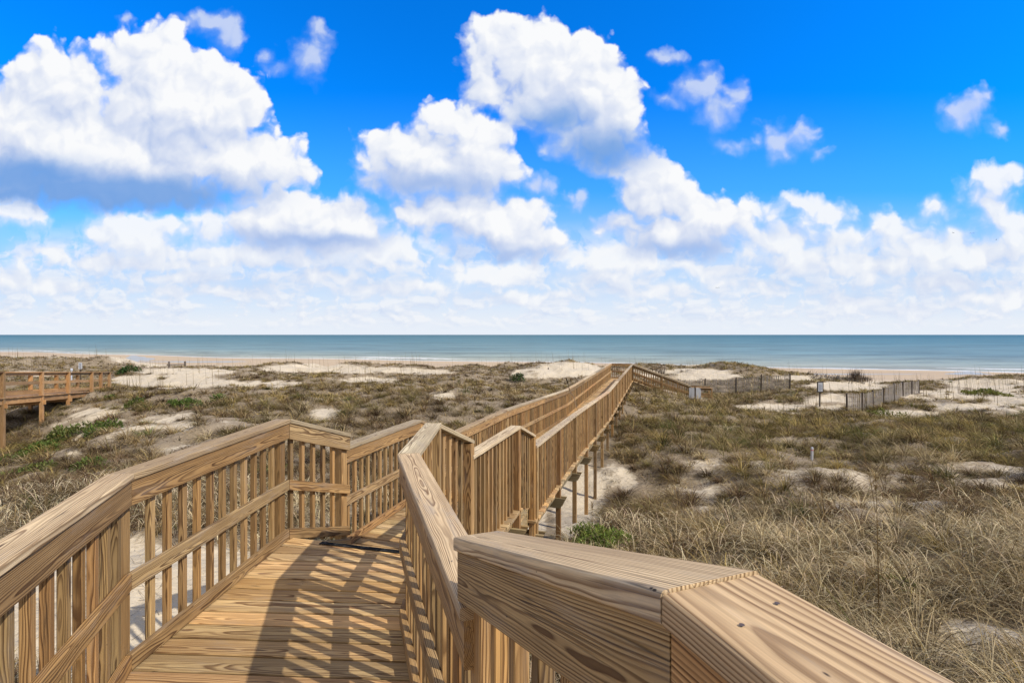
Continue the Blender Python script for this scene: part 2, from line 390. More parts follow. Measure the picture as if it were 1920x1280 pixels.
def _fit():
    s, t = _st(GP[:, 0], GP[:, 1]); n = len(GP)
    d = np.hypot(s[:, None] - s[None], t[:, None] - t[None])
    K = np.where(d > 0, d * d * np.log(d + 1e-12), 0) + 0.25 * np.eye(n)
    A = np.zeros((n + 3, n + 3)); A[:n, :n] = K; A[:n, n] = 1; A[:n, n + 1] = s; A[:n, n + 2] = t
    A[n:, :n] = A[:n, n:].T
    return s, t, np.linalg.solve(A, np.concatenate([GP[:, 2], np.zeros(3)]))
_S, _T, _W = _fit()
def _hash(ix, iy, seed):
    h = (ix.astype(np.int64) * 374761393 + iy.astype(np.int64) * 668265263 + seed * 1442695041) & 0xFFFFFFFF
    h = ((h ^ (h >> 13)) * 1274126177) & 0xFFFFFFFF
    return ((h ^ (h >> 16)) & 0xFFFF) / 65535.0
def vnoise(x, y, seed=0):
    ix = np.floor(x); iy = np.floor(y); fx = x - ix; fy = y - iy
    fx = fx * fx * (3 - 2 * fx); fy = fy * fy * (3 - 2 * fy)
    a = _hash(ix, iy, seed); b = _hash(ix + 1, iy, seed); c = _hash(ix, iy + 1, seed); d = _hash(ix + 1, iy + 1, seed)
    return (a + (b - a) * fx) * (1 - fy) + (c + (d - c) * fx) * fy
def fbm(x, y, oct=4, seed=0, gain=0.5):
    v = 0; a = 1; tot = 0
    for k in range(oct):
        v = v + a * vnoise(x * 2 ** k + 17.3 * k, y * 2 ** k - 9.1 * k, seed + k); tot += a; a *= gain
    return v / tot
def sstep(x, a, b):
    t = np.clip((x - a) / (b - a), 0, 1); return t * t * (3 - 2 * t)
SEA = -7.0
def shore(x): return 127 - 0.36 * np.clip(x, -400, 400) + 4 * np.sin(x / 33.0 + 1) + 2.0 * np.sin(x / 11.0)
def ground_z(x, y, detail=True):
    x = np.asarray(x, float); y = np.asarray(y, float)
    shp = np.broadcast(x, y).shape; x = np.broadcast_to(x, shp).ravel(); y = np.broadcast_to(y, shp).ravel()
    yy = np.clip(y, -9, 62); xx = np.clip(x, -2.2 * (yy + 12), 2.2 * (yy + 12))
    s, t = _st(xx, yy); z = np.empty(len(x))
    for i in range(0, len(x), 60000):
        j = slice(i, i + 60000)
        d2 = (s[j, None] - _S[None]) ** 2 + (t[j, None] - _T[None]) ** 2
        K = np.where(d2 > 1e-12, 0.5 * d2 * np.log(d2 + 1e-12), 0)
        z[j] = K @ _W[:-3] + _W[-3] + _W[-2] * s[j] + _W[-1] * t[j]
    z = np.clip(z, -5.6, -2.5)
    if detail:
        near = sstep(y, 66, 58)
        hum = (fbm(x * 0.55, y * 0.55, 3, 5) - 0.5) * 0.5 + (fbm(x * 2.1, y * 2.1, 3, 9) - 0.5) * 0.16
        # hold the ridges and hollows beside the walk steady
        z = z + hum * near * (0.55 + 0.45 * sstep(y, 3, 8))
        rgt = sstep(x - .30 * y, 1, 4) * sstep(y, 9, 13) * sstep(y, 42, 30)
        z = z + rgt * (fbm(x * .42 + 11, y * .42, 3, 47) - .5) * .7
        lft = sstep(x - .30 * y, -4, -9) * sstep(y, 13, 18) * near
        z = z + lft * ((fbm(x * .22 + 3, y * .22, 3, 41) - .5) * 1.0 + (fbm((x - .5 * y) * .5, (y + .4 * x) * .2, 2, 43) - .5) * .5)
        crest = sstep(y, 40, 50) * near
        z = z + crest * ((fbm(x * 0.16, y * 0.2, 3, 21) - 0.5) * 0.5 + .45 * sstep(fbm(x * .21 + 7, y * .1, 2, 23), .52, .75) - .05)
    # seaward face, then the flat beach
    sh = shore(x)
    bz = SEA + 0.9 * (sh - y) / np.maximum(sh - 66, 8)
    bz = np.where(y > sh, SEA - (y - sh) * 0.03, np.minimum(bz, -5.7))
    k = sstep(y, 58 + 3 * np.sin(x / 9), 70 + 3 * np.sin(x / 9))
    z = z * (1 - k) + bz * k
    return z.reshape(shp)
def gz(x, y): return float(ground_z(np.array([x]), np.array([y]))[0])

# bare sand seen between the grass: centre and half size of each opening along the sight line
SAND = [(340, 696, 95, 6, 1), (385, 705, 60, 10, 1), (640, 692, 50, 8, 1), (790, 697, 60, 5, .8), (330, 714, 120, 14, .95), (590, 690, 110, 9, .8), (700, 694, 120, 6, .8), (1065, 693, 62, 15, 1), (1000, 700, 45, 10, .7), (1300, 702, 95, 11, 1), (1450, 763, 75, 7, 1), (1555, 752, 50, 16, 1), (1590, 724, 85, 9, 1), (1510, 708, 60, 5, .9),
        (1690, 775, 75, 7, .9), (1820, 745, 130, 26, .72), (1850, 718, 100, 9, .9), (1900, 770, 60, 10, .6), (200, 785, 80, 30, .36), (310, 792, 60, 20, .36), (610, 776, 34, 14, .7), (830, 744, 24, 7, .8), (500, 720, 80, 8, .5), (700, 712, 60, 6, .6),
        (1390, 890, 110, 50, .2), (1650, 960, 140, 30, .2), (1820, 1200, 110, 60, .55), (1600, 1120, 50, 24, .15), (1080, 940, 55, 75, .95), (990, 960, 40, 60, 1), (1540, 1000, 50, 20, .2), (1880, 900, 60, 25, .2), (1280, 850, 40, 15, .15),
        (1150, 915, 40, 50, .5), (120, 850, 40, 10, .5), (280, 1150, 420, 135, 1.0), (60, 700, 60, 5, .6), (130, 695, 40, 4, .6)]
GROW = [(1470, 736, 72, 14, .95), (1330, 746, 70, 9, .8), (1560, 757, 30, 4, .6), (1420, 697, 50, 7, .9), (1740, 724, 40, 8, .7), (1700, 755, 50, 9, .6), (1800, 752, 60, 5, .5), (1250, 705, 20, 6, .4), (450, 706, 50, 6, .7), (150, 690, 120, 10, .7), (470, 690, 16, 5, .5), (520, 752, 200, 14, .9)]
def bare(x, y, z):
    yy = np.maximum(y, 0.3); px = 960 + FPX * x / yy; py = 627 - FPX * z / yy
    m = np.zeros_like(px)
    for cx, cy, rx, ry, a in SAND:
        d = ((px - cx) / rx) ** 2 + ((py - cy) / ry) ** 2
        m = np.maximum(m, a * sstep(d, 1.5, 0.5))
    m = np.maximum(m, sstep(y, 57, 62))
    return m
def midband(x, y):
    return sstep(y, 9.0, 10.8) * sstep(y, 18.5, 15.5) * sstep(x - .29 * y, 0, 2.0)
def veg(x, y, z):
    """how thickly grass grows: 0 bare .. 1 closed"""
    n = fbm(x * 0.62, y * 0.62, 3, 33); n2 = fbm(x * 1.9, y * 1.9, 2, 51)
    b = bare(x, y, z)
    streak = fbm((x + 0.5 * y) * 1.1, (y - 0.5 * x) * 0.35, 3, 77)
    v = 0.88 + (n - 0.5) * 1.4 + (n2 - 0.5) * 0.8 + (streak - 0.5) * 0.4
    yy = np.maximum(y, 0.3); px = 960 + FPX * x / yy; py = 627 - FPX * z / yy
    # gullied slopes: bare runs between strips of grass
    gully = ((px > 90) & (px < 640) & (py > 765) & (py < 850)) * .45 + ((px > 1180) & (py > 835) & (py < 1010)) * .12
    v = v - gully * sstep(fbm((x - .55 * y) * 1.25, (y + .4 * x) * .42, 3, 83), .50, .66)
    v = v - b * 1.3
    for cx, cy, rx, ry, a in GROW:
        d = ((px - cx) / rx) ** 2 + ((py - cy) / ry) ** 2
        v = np.maximum(v, a * sstep(d, 1.6, .4) * (.7 + .6 * (n - .3)))
    return np.clip(v, 0, 1)

def build_ground():
    ny, nx = 760, 820
    u = np.linspace(0, 1, ny); Y = -9 + 22 * u + 210 * u ** 3.2
    k = np.linspace(-1, 1, nx); k = 2.3 * (0.45 * k + 0.55 * k ** 3)
    YY, KK = np.meshgrid(Y, k, indexing='ij'); XX = KK * (YY + 22)
    ZZ = ground_z(XX, YY)
    me = grid_mesh('ground', XX, YY, ZZ)
    vg = veg(XX.ravel(), YY.ravel(), ZZ.ravel()); br = bare(XX.ravel(), YY.ravel(), ZZ.ravel())
    sd = (shore(XX) - YY).ravel()
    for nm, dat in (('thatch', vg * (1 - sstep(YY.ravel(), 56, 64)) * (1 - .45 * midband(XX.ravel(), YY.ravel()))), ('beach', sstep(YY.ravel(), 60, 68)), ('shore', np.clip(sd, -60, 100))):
        at = me.attributes.new(nm, 'FLOAT', 'POINT'); at.data.foreach_set('value', dat.astype(np.float32))
    me.materials.append(sand_material())
    me.polygons.foreach_set('use_smooth', np.ones(len(me.polygons), bool))
    o = link('ground', me); tag(o, kind='structure')
def grid_mesh(name, X, Y, Z):
    ny, nx = X.shape
    me = bpy.data.meshes.new(name)
    co = np.stack([X, Y, Z], -1).reshape(-1, 3).astype(np.float32)
    i = np.arange(ny * nx).reshape(ny, nx)
    q = np.stack([i[:-1, :-1], i[:-1, 1:], i[1:, 1:], i[1:, :-1]], -1).reshape(-1, 4)
    return raw_mesh(me, co, q)
def raw_mesh(me, co, q):
    n = len(q); k = q.shape[1]
    me.vertices.add(len(co)); me.vertices.foreach_set('co', co.astype(np.float32).ravel())
    me.loops.add(n * k); me.loops.foreach_set('vertex_index', q.astype(np.int32).ravel())
    me.polygons.add(n); me.polygons.foreach_set('loop_start', (np.arange(n) * k).astype(np.int32))
    me.update(calc_edges=True); me.validate()
    return me
def sand_material():
    m, N, b, out = new_mat('dune_sand')
    geo = N.n.new('ShaderNodeNewGeometry').outputs['Position']
    th = N.attr('thatch'); be = N.attr('beach'); sh = N.attr('shore')
    n1 = N.noise(geo, 0.7, 5, 0.6); n2 = N.noise(geo, 9.0, 4, 0.6); n3 = N.noise(geo, 160.0, 2, 0.6)
    dry = N.mix(n1, (0.46, 0.38, 0.27), (0.62, 0.535, 0.405))
    dry = N.mix(1.0, dry, N.ramp(n3, [(0.3, 0.82), (0.7, 1.1)]), 'MULTIPLY')
    # scattered dead bits lying on the sand
    lit = N.voro(N.v('MULTIPLY', geo, (1.0, 0.45, 1.0)), 26.0, 'F1')
    bits = N.m('MULTIPLY', N.mr(lit, 0.10, 0.17, 1.0, 0.0), N.mr(n2, 0.42, 0.56))
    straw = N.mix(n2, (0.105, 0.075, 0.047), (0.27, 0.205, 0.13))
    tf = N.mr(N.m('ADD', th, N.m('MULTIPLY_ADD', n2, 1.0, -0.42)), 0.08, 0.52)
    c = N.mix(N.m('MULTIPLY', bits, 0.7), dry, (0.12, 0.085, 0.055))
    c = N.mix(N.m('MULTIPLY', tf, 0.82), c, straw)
    # the beach: pale and dry above, brown where the tide has wetted it
    wet = N.mr(sh, 58.0, 30.0)
    wn = N.noise(N.v('MULTIPLY', geo, (0.03, 0.12, 1)), 1.0, 3, 0.5)
    bc = N.mix(wet, (0.58, 0.48, 0.345), (0.47, 0.36, 0.24))
    bc = N.mix(N.m('MULTIPLY', N.mr(wn, 0.45, 0.65), 0.45), bc, (0.36, 0.28, 0.21))
    c = N.mix(be, c, bc)
    N.put(b.inputs['Base Color'], c); b.inputs['Roughness'].default_value = 0.9; b.inputs['Specular IOR Level'].default_value = 0.15
    # wind ripples and trodden dents
    dent = N.voro(N.v('ADD', geo, N.v('SCALE', N.noise(geo, 3.0, 2, 0.5, color=True), scale=0.25)), 2.6, 'SMOOTH_F1', smooth=0.6)
    h = N.m('ADD', N.m('MULTIPLY', dent, 0.6), N.m('ADD', N.m('MULTIPLY', n2, 0.35), N.m('MULTIPLY', n3, 0.03)))
    bp = N.n.new('ShaderNodeBump'); bp.inputs['Strength'].default_value = 0.65; bp.inputs['Distance'].default_value = 0.2
    N.l.new(h, bp.inputs['Height']); N.l.new(bp.outputs[0], b.inputs['Normal'])
    return m

# ---------------------------------------------------------------- sea
def build_sea():
    ny, nx = 420, 700
    u = np.linspace(0, 1, ny); D = -14 + 60 * u + 500 * u ** 3 + 14000 * u ** 9
    k = np.linspace(-1, 1, nx); k = (0.6 * k + 0.4 * k ** 3)
    DD, KK = np.meshgrid(D, k, indexing='ij')
    span = 330 + np.maximum(DD, 0) * 1.6
    XX = KK * span
    YY = shore(XX * np.clip(330 / span, 0, 1)) + DD
    near = sstep(DD, 90, 30)
    ZZ = SEA + 0 * DD
    ph = DD + 5 * fbm(XX * 0.02, DD * 0.01, 3, 3) * 4
    ZZ = ZZ + near * 0.16 * np.sin(ph * 2 * np.pi / 11.0) * sstep(DD, 0, 8) * (0.3 + fbm(XX * 0.03, DD * 0.05, 2, 8))
    brk = np.exp(-((DD - 7 - 5 * (fbm(XX * 0.025, 0 * XX, 2, 4) - .5)) / 1.6) ** 2) * sstep(fbm(XX * 0.018, 0 * XX, 3, 14), 0.35, 0.6)
    ZZ = ZZ + 0.45 * brk
    me = grid_mesh('sea', XX, YY, ZZ)
    for nm, dat in (('depth', DD), ('brk', brk)):
        at = me.attributes.new(nm, 'FLOAT', 'POINT'); at.data.foreach_set('value', dat.ravel().astype(np.float32))
    me.polygons.foreach_set('use_smooth', np.ones(len(me.polygons), bool))
    m, N, b, out = new_mat('sea_water')
    geo = N.n.new('ShaderNodeNewGeometry').outputs['Position']
    d = N.attr('depth'); bk = N.attr('brk')
    col = N.ramp(N.mr(d, 0.0, 1500.0, 0, 1, False), [(0.0, (0.32, 0.325, 0.26)), (0.02, (0.24, 0.29, 0.26)), (0.06, (0.145, 0.23, 0.24)), (0.25, (0.088, 0.187, 0.212)), (1.0, (0.047, 0.134, 0.163))])
    sw = N.noise(N.v('MULTIPLY', geo, (0.010, 0.045, 0)), 1.0, 4, 0.6)
    col = N.mix(1.0, col, N.ramp(sw, [(0.3, 0.80), (0.7, 1.18)]), 'MULTIPLY')
    chop = N.noise(N.v('MULTIPLY', geo, (0.022, 0.075, 0)), 1.0, 6, 0.72)
    col = N.mix(1.0, col, N.ramp(chop, [(0.36, 0.64), (0.5, 1.0), (0.66, 1.2)]), 'MULTIPLY')
    fn = N.noise(N.v('MULTIPLY', geo, (0.11, 0.45, 0)), 1.0, 5, 0.65)
    lacy = N.noise(N.v('MULTIPLY', geo, (0.6, 1.5, 0)), 1.0, 4, 0.65)
    wash = N.mr(N.m('MULTIPLY_ADD', fn, 8.0, d), 8.0, 4.0)
    wash = N.m('MULTIPLY', wash, N.mr(lacy, 0.32, 0.5, 0.55, 1.0))
    foam = N.m('MAXIMUM', wash, N.mr(N.m('MULTIPLY_ADD', lacy, 0.7, bk), 0.85, 1.1))
    col = N.mix(foam, col, (0.66, 0.67, 0.66))
    N.put(b.inputs['Base Color'], col)
    b.inputs['Roughness'].default_value = 0.5; b.inputs['Specular IOR Level'].default_value = 0.12
    bp = N.n.new('ShaderNodeBump'); bp.inputs['Strength'].default_value = 0.8; bp.inputs['Distance'].default_value = 1.1
    N.l.new(chop, bp.inputs['Height']); N.l.new(bp.outputs[0], b.inputs['Normal'])
    me.materials.append(m)
    tag(link('sea', me), kind='structure')
DROP = 1.09                                   # cap top to deck
def pt(x, y, z): return Vector((x, y, z))
HD = 0.287
LINES_L = {
    'U': [pt(-1.104 + .347 * 2.6, .082 - .938 * 2.6, -.28), pt(-1.104, .082, -.28)],
    'SU': [pt(-1.104, .082, -.28), pt(-1.42, .94, -.577)],
    'A': [pt(-1.433, .972, -.76), pt(-2.07, 2.777, -.76), pt(-1.996, 4.57, -.76)],
    'SA': [pt(-1.996, 4.57, -.76), pt(-1.72, 5.42, -1.06)],
    'B': [pt(-1.80, 5.36, -1.21), pt(-1.28, 7.18, -1.21)],
    'SB': [pt(-1.28, 7.18, -1.21), pt(-1.03, 8.04, -1.51)],
    'D': [pt(-1.12, 8.05, -1.67), pt(-.10, 11.7, -1.74), pt(2.18, 19.65, -2.13), pt(7.28, 37.0, -2.10)],
}
LINES_R = {   # inner edges
    'U': [pt(.162 + .347 * 3.0, .55 - .938 * 3.0, -.28), pt(.162, .55, -.28)],
    'SU': [pt(.162, .55, -.28), pt(-.167, 1.44, -.577)],
    'A': [pt(-.145, 1.41, -.76), pt(-.733, 3.24, -.76), pt(-.75, 4.376, -.76)],
}
def outer(pts): return offset_poly(pts, -0.14)
LINES_R['SA'] = [pt(-.75, 4.376, -.76)] + outer([pt(-.60, 4.30, -.76), pt(-.375, 5.11, -1.065)])[1:]
LINES_R['B'] = outer([pt(-.38, 5.05, -1.21), pt(.12, 6.72, -1.21)])
LINES_R['SB'] = outer([pt(.12, 6.72, -1.21), pt(.36, 7.63, -1.51)])
LINES_R['D'] = outer([pt(.38, 7.60, -1.67), pt(1.50, 11.5, -1.80), pt(3.72, 19.2, -2.15), pt(8.42, 35.25, -2.08)])
END_L = pt(7.28, 37.0, -2.10)
PX = Vector((.958, -.287, 0))
END_FAR = [END_L, END_L + PX * 1.45 + Vector((0, 0, 0))]
FAR_STAIR = [END_FAR[1], END_FAR[1] + PX * 4.0 + Vector((0, 0, -1.45)), ]
FAR_LOW = [FAR_STAIR[1], FAR_STAIR[1] + PX * 1.25]
NEAR0 = pt(8.35, 35.2, -2.08)
NEAR_STAIR = [NEAR0, NEAR0 + PX * 3.95 + Vector((0, 0, -1.45))]
NEAR_LOW = [NEAR_STAIR[1], NEAR_STAIR[1] + PX * 1.25]

BAL = []
def SCREW():
    return bpy.data.materials.get('rusty_screw') or plain('rusty_screw', (.10, .065, .045), .5)
def railing(root, pts, side, posts=None, deck_z=None, near=False, wood=None, bal_wood=None, tone=.62, bal=True, post_len=None, pitch=.128, seeds=None, fascia=True):
    """one run of guard rail. pts: inner top edge of the cap; side +1 when the outside lies to the right"""
    mc, mf = wood
    k = 3 if near else 1; r = .007 if near else .004
    c = offset_poly(pts, side * .07); up = Vector((0, 0, 1))
    def run(o, dz, W, T, vertical, tn, mat, name, parent, rr=.004, kk=1, e=0.0):
        P = offset_poly(pts, side * o); P = [p + up * dz for p in P]; cn = cut_normals(P); B = Boards()
        for i in range(len(P) - 1):
            d = (P[i + 1] - P[i]).normalized(); h = Vector((d.y, -d.x, 0)).normalized()
            a = P[i] + d * .0016; b = P[i + 1] - d * .0016
            jog = RNG.uniform(-.002, .002); a = a + up * jog; b = b + up * jog
            if i == 0: a = a - d * e
            if i == len(P) - 2: b = b + d * e
            L = (b - a).length; n = max(1, int(round(L / 4.2))) if L > 5 else 1
            for j in range(n):
                q0 = a.lerp(b, j / n) + (d * .001 if j else Vector()); q1 = a.lerp(b, (j + 1) / n) - (d * .001 if j < n - 1 else Vector())
                B.board(q0, q1, up if vertical else h, W, T, cn[i][0] if j == 0 else d, cn[i][1] if j == n - 1 else d, tn, rr, kk, (seeds or {}).get((name, i)))
        return B.build(name, mat, parent)
    rail = run(.07, -.019, .14, .038, False, tone + .25, mc, 'railing', root, r, k)
    if fascia: run(.031, -.038 - .0715, .139, .038, True, tone - .25, mf, 'fascia_board', rail, r * .6, 2 if near else 1)
    run(.031, -.55 - .0445, .089, .038, True, tone - .15, mf, 'grab_rail', rail, r * .6, 2 if near else 1)
    run(.031, -DROP + .052, .089, .038, True, tone - .45, mf, 'toe_board', rail)
    if near:
        pc = [p + up * .0005 for p in c]; TC = plan_len(pc)
        for q in [x for x in (posts or []) ] + [TC * .5]:
            q = TC + q if q < 0 else q
            for o in (-.035, .03):
                p = along(pc, min(max(q + o * .8, .06), TC - .06)); d = (pc[-1] - pc[0]).normalized(); h = Vector((d.y, -d.x, 0)).normalized(); p = p + h * o
                V = [tuple(p + Vector((.0027 * math.cos(a * .5236), .0027 * math.sin(a * .5236), 0))) for a in range(12)]
                me = bpy.data.meshes.new('screw'); me.from_pydata(V, [], [tuple(range(12))]); me.materials.append(SCREW()); link('screw', me, rail)
    # posts
    pl = offset_poly(pts, side * .095); T = plan_len(pl)
    if posts is None:
        n = max(1, int(round(T / 1.95))); posts = [T * i / n for i in range(n + 1)]
    else: posts = [T + s if s < 0 else s for s in posts]
    for s in posts:
        s = min(max(s, .046), T - .046)
        p = along(pl, s); d = (along(pl, min(T, s + .05)) - along(pl, max(0, s - .05))).normalized()
        h = Vector((d.y, -d.x, 0)).normalized()
        g = gz(p.x, p.y) - .25 if post_len is None else p.z - post_len
        B = Boards(); B.board(Vector((p.x, p.y, g)), Vector((p.x, p.y, p.z - .036)), h, .089, .089, None, None, tone - .4, .005, 1)
        B.build('post', mf, rail)
    if bal:
        bl = offset_poly(pts, side * .0695); TB = plan_len(bl); n = int(TB / pitch)
        for i in range(n):
            s = (i + .5) * TB / n
            if any(abs(s - q * TB / T) < .068 for q in posts): continue
            p = along(bl, s); d = (along(bl, min(TB, s + .03)) - along(bl, max(0, s - .03))).normalized()
            BAL.append((p, Vector((d.y, -d.x, 0)).normalized(), rail, tone))
    return rail
def flush_balusters(root, mat):
    def key(b):
        p = b[0]
        if p.y < .2: return 1e6 + abs(p.y)
        u, v = p.x / p.y, (p.z - .5) / p.y
        return p.length + (0 if abs(u) < 1.05 and v > -1.4 else 500)
    BAL.sort(key=key)
    rest = Boards()
    for i, (p, h, rail, tone) in enumerate(BAL):
        B = Boards() if i < 100 else rest
        dd = random.Random(i).uniform(-.012, .004)
        B.board(Vector((p.x, p.y, p.z - DROP - .01 + dd)), Vector((p.x, p.y, p.z - .037)), h, .038, .038, None, None, tone - .4, .003, 1)
        if i < 100: B.build('baluster', mat, rail)
    o = rest.build('baluster', mat, root); o['kind'] = 'stuff'

def deck_section(B, Lp, Rp, p0, head, length, zfun, stop=None, w=.138, gap=.0135, T=.036, tone=.4, skip=0):
    f = Vector((math.sin(head), math.cos(head))); r = Vector((f.y, -f.x))
    n = int(length / (w + gap)) + 1
    for i in range(n):
        a = V2(p0) + f * (i * (w + gap)); b = a + f * w
        j0, j1 = RNG.uniform(-.012, .012), RNG.uniform(-.012, .012)
        q = [line_x(Lp, a, r) + r * j0, line_x(Rp, a, r) + r * j1, line_x(Rp, b, r) + r * j1, line_x(Lp, b, r) + r * j0]
        if stop is not None:
            sp, sn = stop; ds = [(x - sp).dot(sn) for x in q]
            if min(ds) > -.004: break
            q = [x - f * (dd / f.dot(sn)) if dd > 0 else x for x, dd in zip(q, ds)]
        z = RNG.uniform(-.0015, .0015)
        B.prism([Vector((x.x, x.y, zfun(x) + z)) for x in q], T, tone, (r.x, r.y, 0))

def build_boardwalk():
    cap = wood_material('weathered_pine', (.62, .45, .235), (.19, .10, .038), (.67, .54, .36), (.20, .128, .07), .22)
    pine = wood_material('treated_pine', (.48, .30, .125), (.10, .045, .016), (.54, .39, .215), (.13, .074, .036), .4)
    plank = wood_material('deck_pine', (.76, .52, .235), (.21, .105, .038), (.58, .46, .30), (.165, .10, .058), .5, 0.6)
    joist = wood_material('joist_pine', (.37, .29, .155), (.19, .135, .065), (.36, .29, .18), (.19, .13, .075), .3)
    root = thing('boardwalk', 'long new pine boardwalk with baluster railings stepping down over the dunes towards the beach', 'boardwalk', (-1.3, 3.0, gz(-1.3, 3.0)))
    wd = (cap, pine)
    # railings, left side then right side
    railing(root, LINES_L['U'], -1, wood=wd, near=True)
    railing(root, LINES_L['SU'], -1, wood=wd, near=True, posts=[-.01], fascia=True)
    railing(root, LINES_L['A'], -1, wood=wd, near=True, posts=[.05, plan_len(LINES_L['A'][:2]) + .03, -.03], pitch=.136)
    railing(root, LINES_L['SA'], -1, wood=wd, posts=[-.02])
    railing(root, LINES_L['B'], -1, wood=wd, posts=[-.04])
    railing(root, LINES_L['SB'], -1, wood=wd, posts=[-.02])
    railing(root, LINES_L['D'], -1, wood=wd)
    railing(root, LINES_R['U'], 1, wood=wd, near=True, tone=.5, seeds={('railing', 0): (.29, .097, .982, 1.9)}, posts=[.3, 1.4, -.05])
    railing(root, LINES_R['SU'], 1, wood=wd, near=True, seeds={('railing', 0): (.178, .459, .13, 2.09), ('fascia_board', 0): (.293, .191, .444, .409)}, posts=[-.03])
    railing(root, LINES_R['A'], 1, wood=wd, near=True, seeds={('railing', 0): (.413, .203, .633, .5), ('railing', 1): (.046, .626, .28, 1.6)}, posts=[.32, plan_len(LINES_R['A'][:2]) + .0, -.04])
    railing(root, LINES_R['SA'], 1, wood=wd, posts=[-.04], fascia=False)
    railing(root, LINES_R['B'], 1, wood=wd, posts=[-.05], fascia=False)
    railing(root, LINES_R['SB'], 1, wood=wd, posts=[-.04], fascia=False)
    railing(root, LINES_R['D'], 1, wood=wd, fascia=False)
    railing(root, END_FAR, -1, wood=wd, posts=[-.05])
    railing(root, FAR_STAIR, -1, wood=wd, posts=[2.0, -.05], pitch=.15)
    railing(root, FAR_LOW, -1, wood=wd, posts=[-.05], pitch=5)
    railing(root, NEAR_STAIR, 1, wood=wd, posts=[2.0, 3.0, -.05], pitch=.15)
    railing(root, NEAR_LOW, 1, wood=wd, posts=[-.05], pitch=5)
    flush_balusters(root, pine)
    # deck
    B = Boards(); O = .155
    def bl(k): return offset_poly(LINES_L[k], -O), offset_poly(LINES_R[k], O)
    L, Rr = bl('U'); zU = -.28 - DROP
    hU = R(-20.3); fU = Vector((math.sin(hU), math.cos(hU)))
    topU = V2((.162, .55)) - fU * .02
    st = V2((.162, .55)) - fU * 3.05
    deck_section(B, L, Rr, st, hU, 3.05, lambda q: zU, (topU, fU))
    zA = -.76 - DROP; LA, RA = bl('A')
    hA = R(3); nS = Vector((math.sin(R(14)), math.cos(R(14)))); pS = Vector((-1.0, 4.33)) - nS * .10
    deck_section(B, LA, RA, (-.9, .92), hA, 5, lambda q: zA, (pS, nS), skip=1)
    Ls, Rs = offset_poly(LINES_L['SA'], -.05), offset_poly(LINES_R['SA'], .05)
    deck_section(B, LA, RA, pS + nS * .006, R(14), .13, lambda q: zA)
    zB = -1.21 - DROP; LB, RB = bl('B')
    hB = R(16.5); fB = Vector((math.sin(hB), math.cos(hB))); eB = Vector((-1.28, 7.18)) - fB * .02
    deck_section(B, LB, RB, Vector((-1.80, 5.36)) - fB * .05, hB, 4, lambda q: zB, (eB, fB))
    LD, RD = bl('D'); hD = R(16)
    fD = Vector((math.sin(hD), math.cos(hD)))
    LDp = LINES_L['D']
    def zD(q):
        y = q.y + .15 * (q.x - line_x(LDp, q, Vector((math.cos(hD), -math.sin(hD)))).x) / 1.45 * 3.2
        for a, b in zip(LDp, LDp[1:]):
            if y <= b.y or b is LDp[-1]:
                return a.z + (b.z - a.z) * min(1, max(0, (y - a.y) / (b.y - a.y))) - DROP
    deck_section(B, LD, RD, Vector((-1.12, 8.05)) - fD * .12, hD, 30.2, zD, (V2(END_L) + fD * .1, fD))
    # landing in the angle at the far end reaches to the stair head
    deck_section(B, [END_L - PX * 2, END_L - PX * 2.0 - Vector((fD.x, fD.y, 0)) * 3], [END_L + PX * 1.5, END_L + PX * 1.5 - Vector((fD.x, fD.y, 0)) * 3], V2(END_L + PX) - fD * 1.8, hD, 1.8, lambda q: END_L.z - DROP + .004) if False else None
    B.build('deck', plank, root)
    # treads and stringers of the flights
    def flight(Lp, Rp, head, z0, z1, n, tread):
        f = Vector((math.sin(head), math.cos(head))); r = Vector((f.y, -f.x))
        Lb, Rb = offset_poly(Lp, -.04), offset_poly(Rp, .04); T = Boards()
        for i in range(1, n):
            z = z0 + (z1 - z0) * i / n
            for j in (0, 1):
                a = V2(Lp[0]) + f * (tread * (i - 1) + j * tread / 2); b = a + f * (tread / 2 - .006)
                q = [line_x(Lb, a, r), line_x(Rb, a, r), line_x(Rb, b, r), line_x(Lb, b, r)]
                T.prism([Vector((x.x, x.y, z)) for x in q], .036, .4, (r.x, r.y, 0))
        T.build('tread', plank, root)
        Sx = Boards()
        for P, s in ((Lp, -.02), (Rp, .02)):
            q = offset_poly(P, s); dz = Vector((0, 0, z0 - P[0].z - .16))
            Sx.board(q[0] + dz - (q[1] - q[0]) * .02, q[1] + dz, (0, 0, 1), .235, .038, Vector((f.x, f.y, 0)), Vector((f.x, f.y, 0)), .3)
        Sx.build('stringer', joist, root)
    flight(LINES_L['SU'], LINES_R['SU'], R(-20), zU, zA, 3, .29)
    flight(LINES_L['SA'], LINES_R['SA'], R(16), zA, zB, 3, .28)
    flight(LINES_L['SB'], LINES_R['SB'], R(16.5), zB, LINES_L['D'][0].z - DROP, 3, .28)
    F = [p + Vector((0, 0, -.0)) for p in FAR_STAIR]; Nn = [p for p in NEAR_STAIR]
    hx = math.atan2(PX.x, PX.y)
    flight(F, Nn, hx, END_L.z - DROP, END_L.z - DROP - 1.45, 9, .45)
    # rim joists, cross beams
    J = Boards()
    for Ls_, side in ((LINES_L, -1), (LINES_R, 1)):
        for k in ('U', 'A', 'B', 'D'):
            P = [p + Vector((0, 0, -DROP - .036 - .095)) for p in offset_poly(Ls_[k], side * .028)]; cn = cut_normals(P)
            for i in range(len(P) - 1): J.board(P[i], P[i + 1], (0, 0, 1), .184, .038, *cn[i], tone=.3)
    J.build('rim_joist', joist, root)
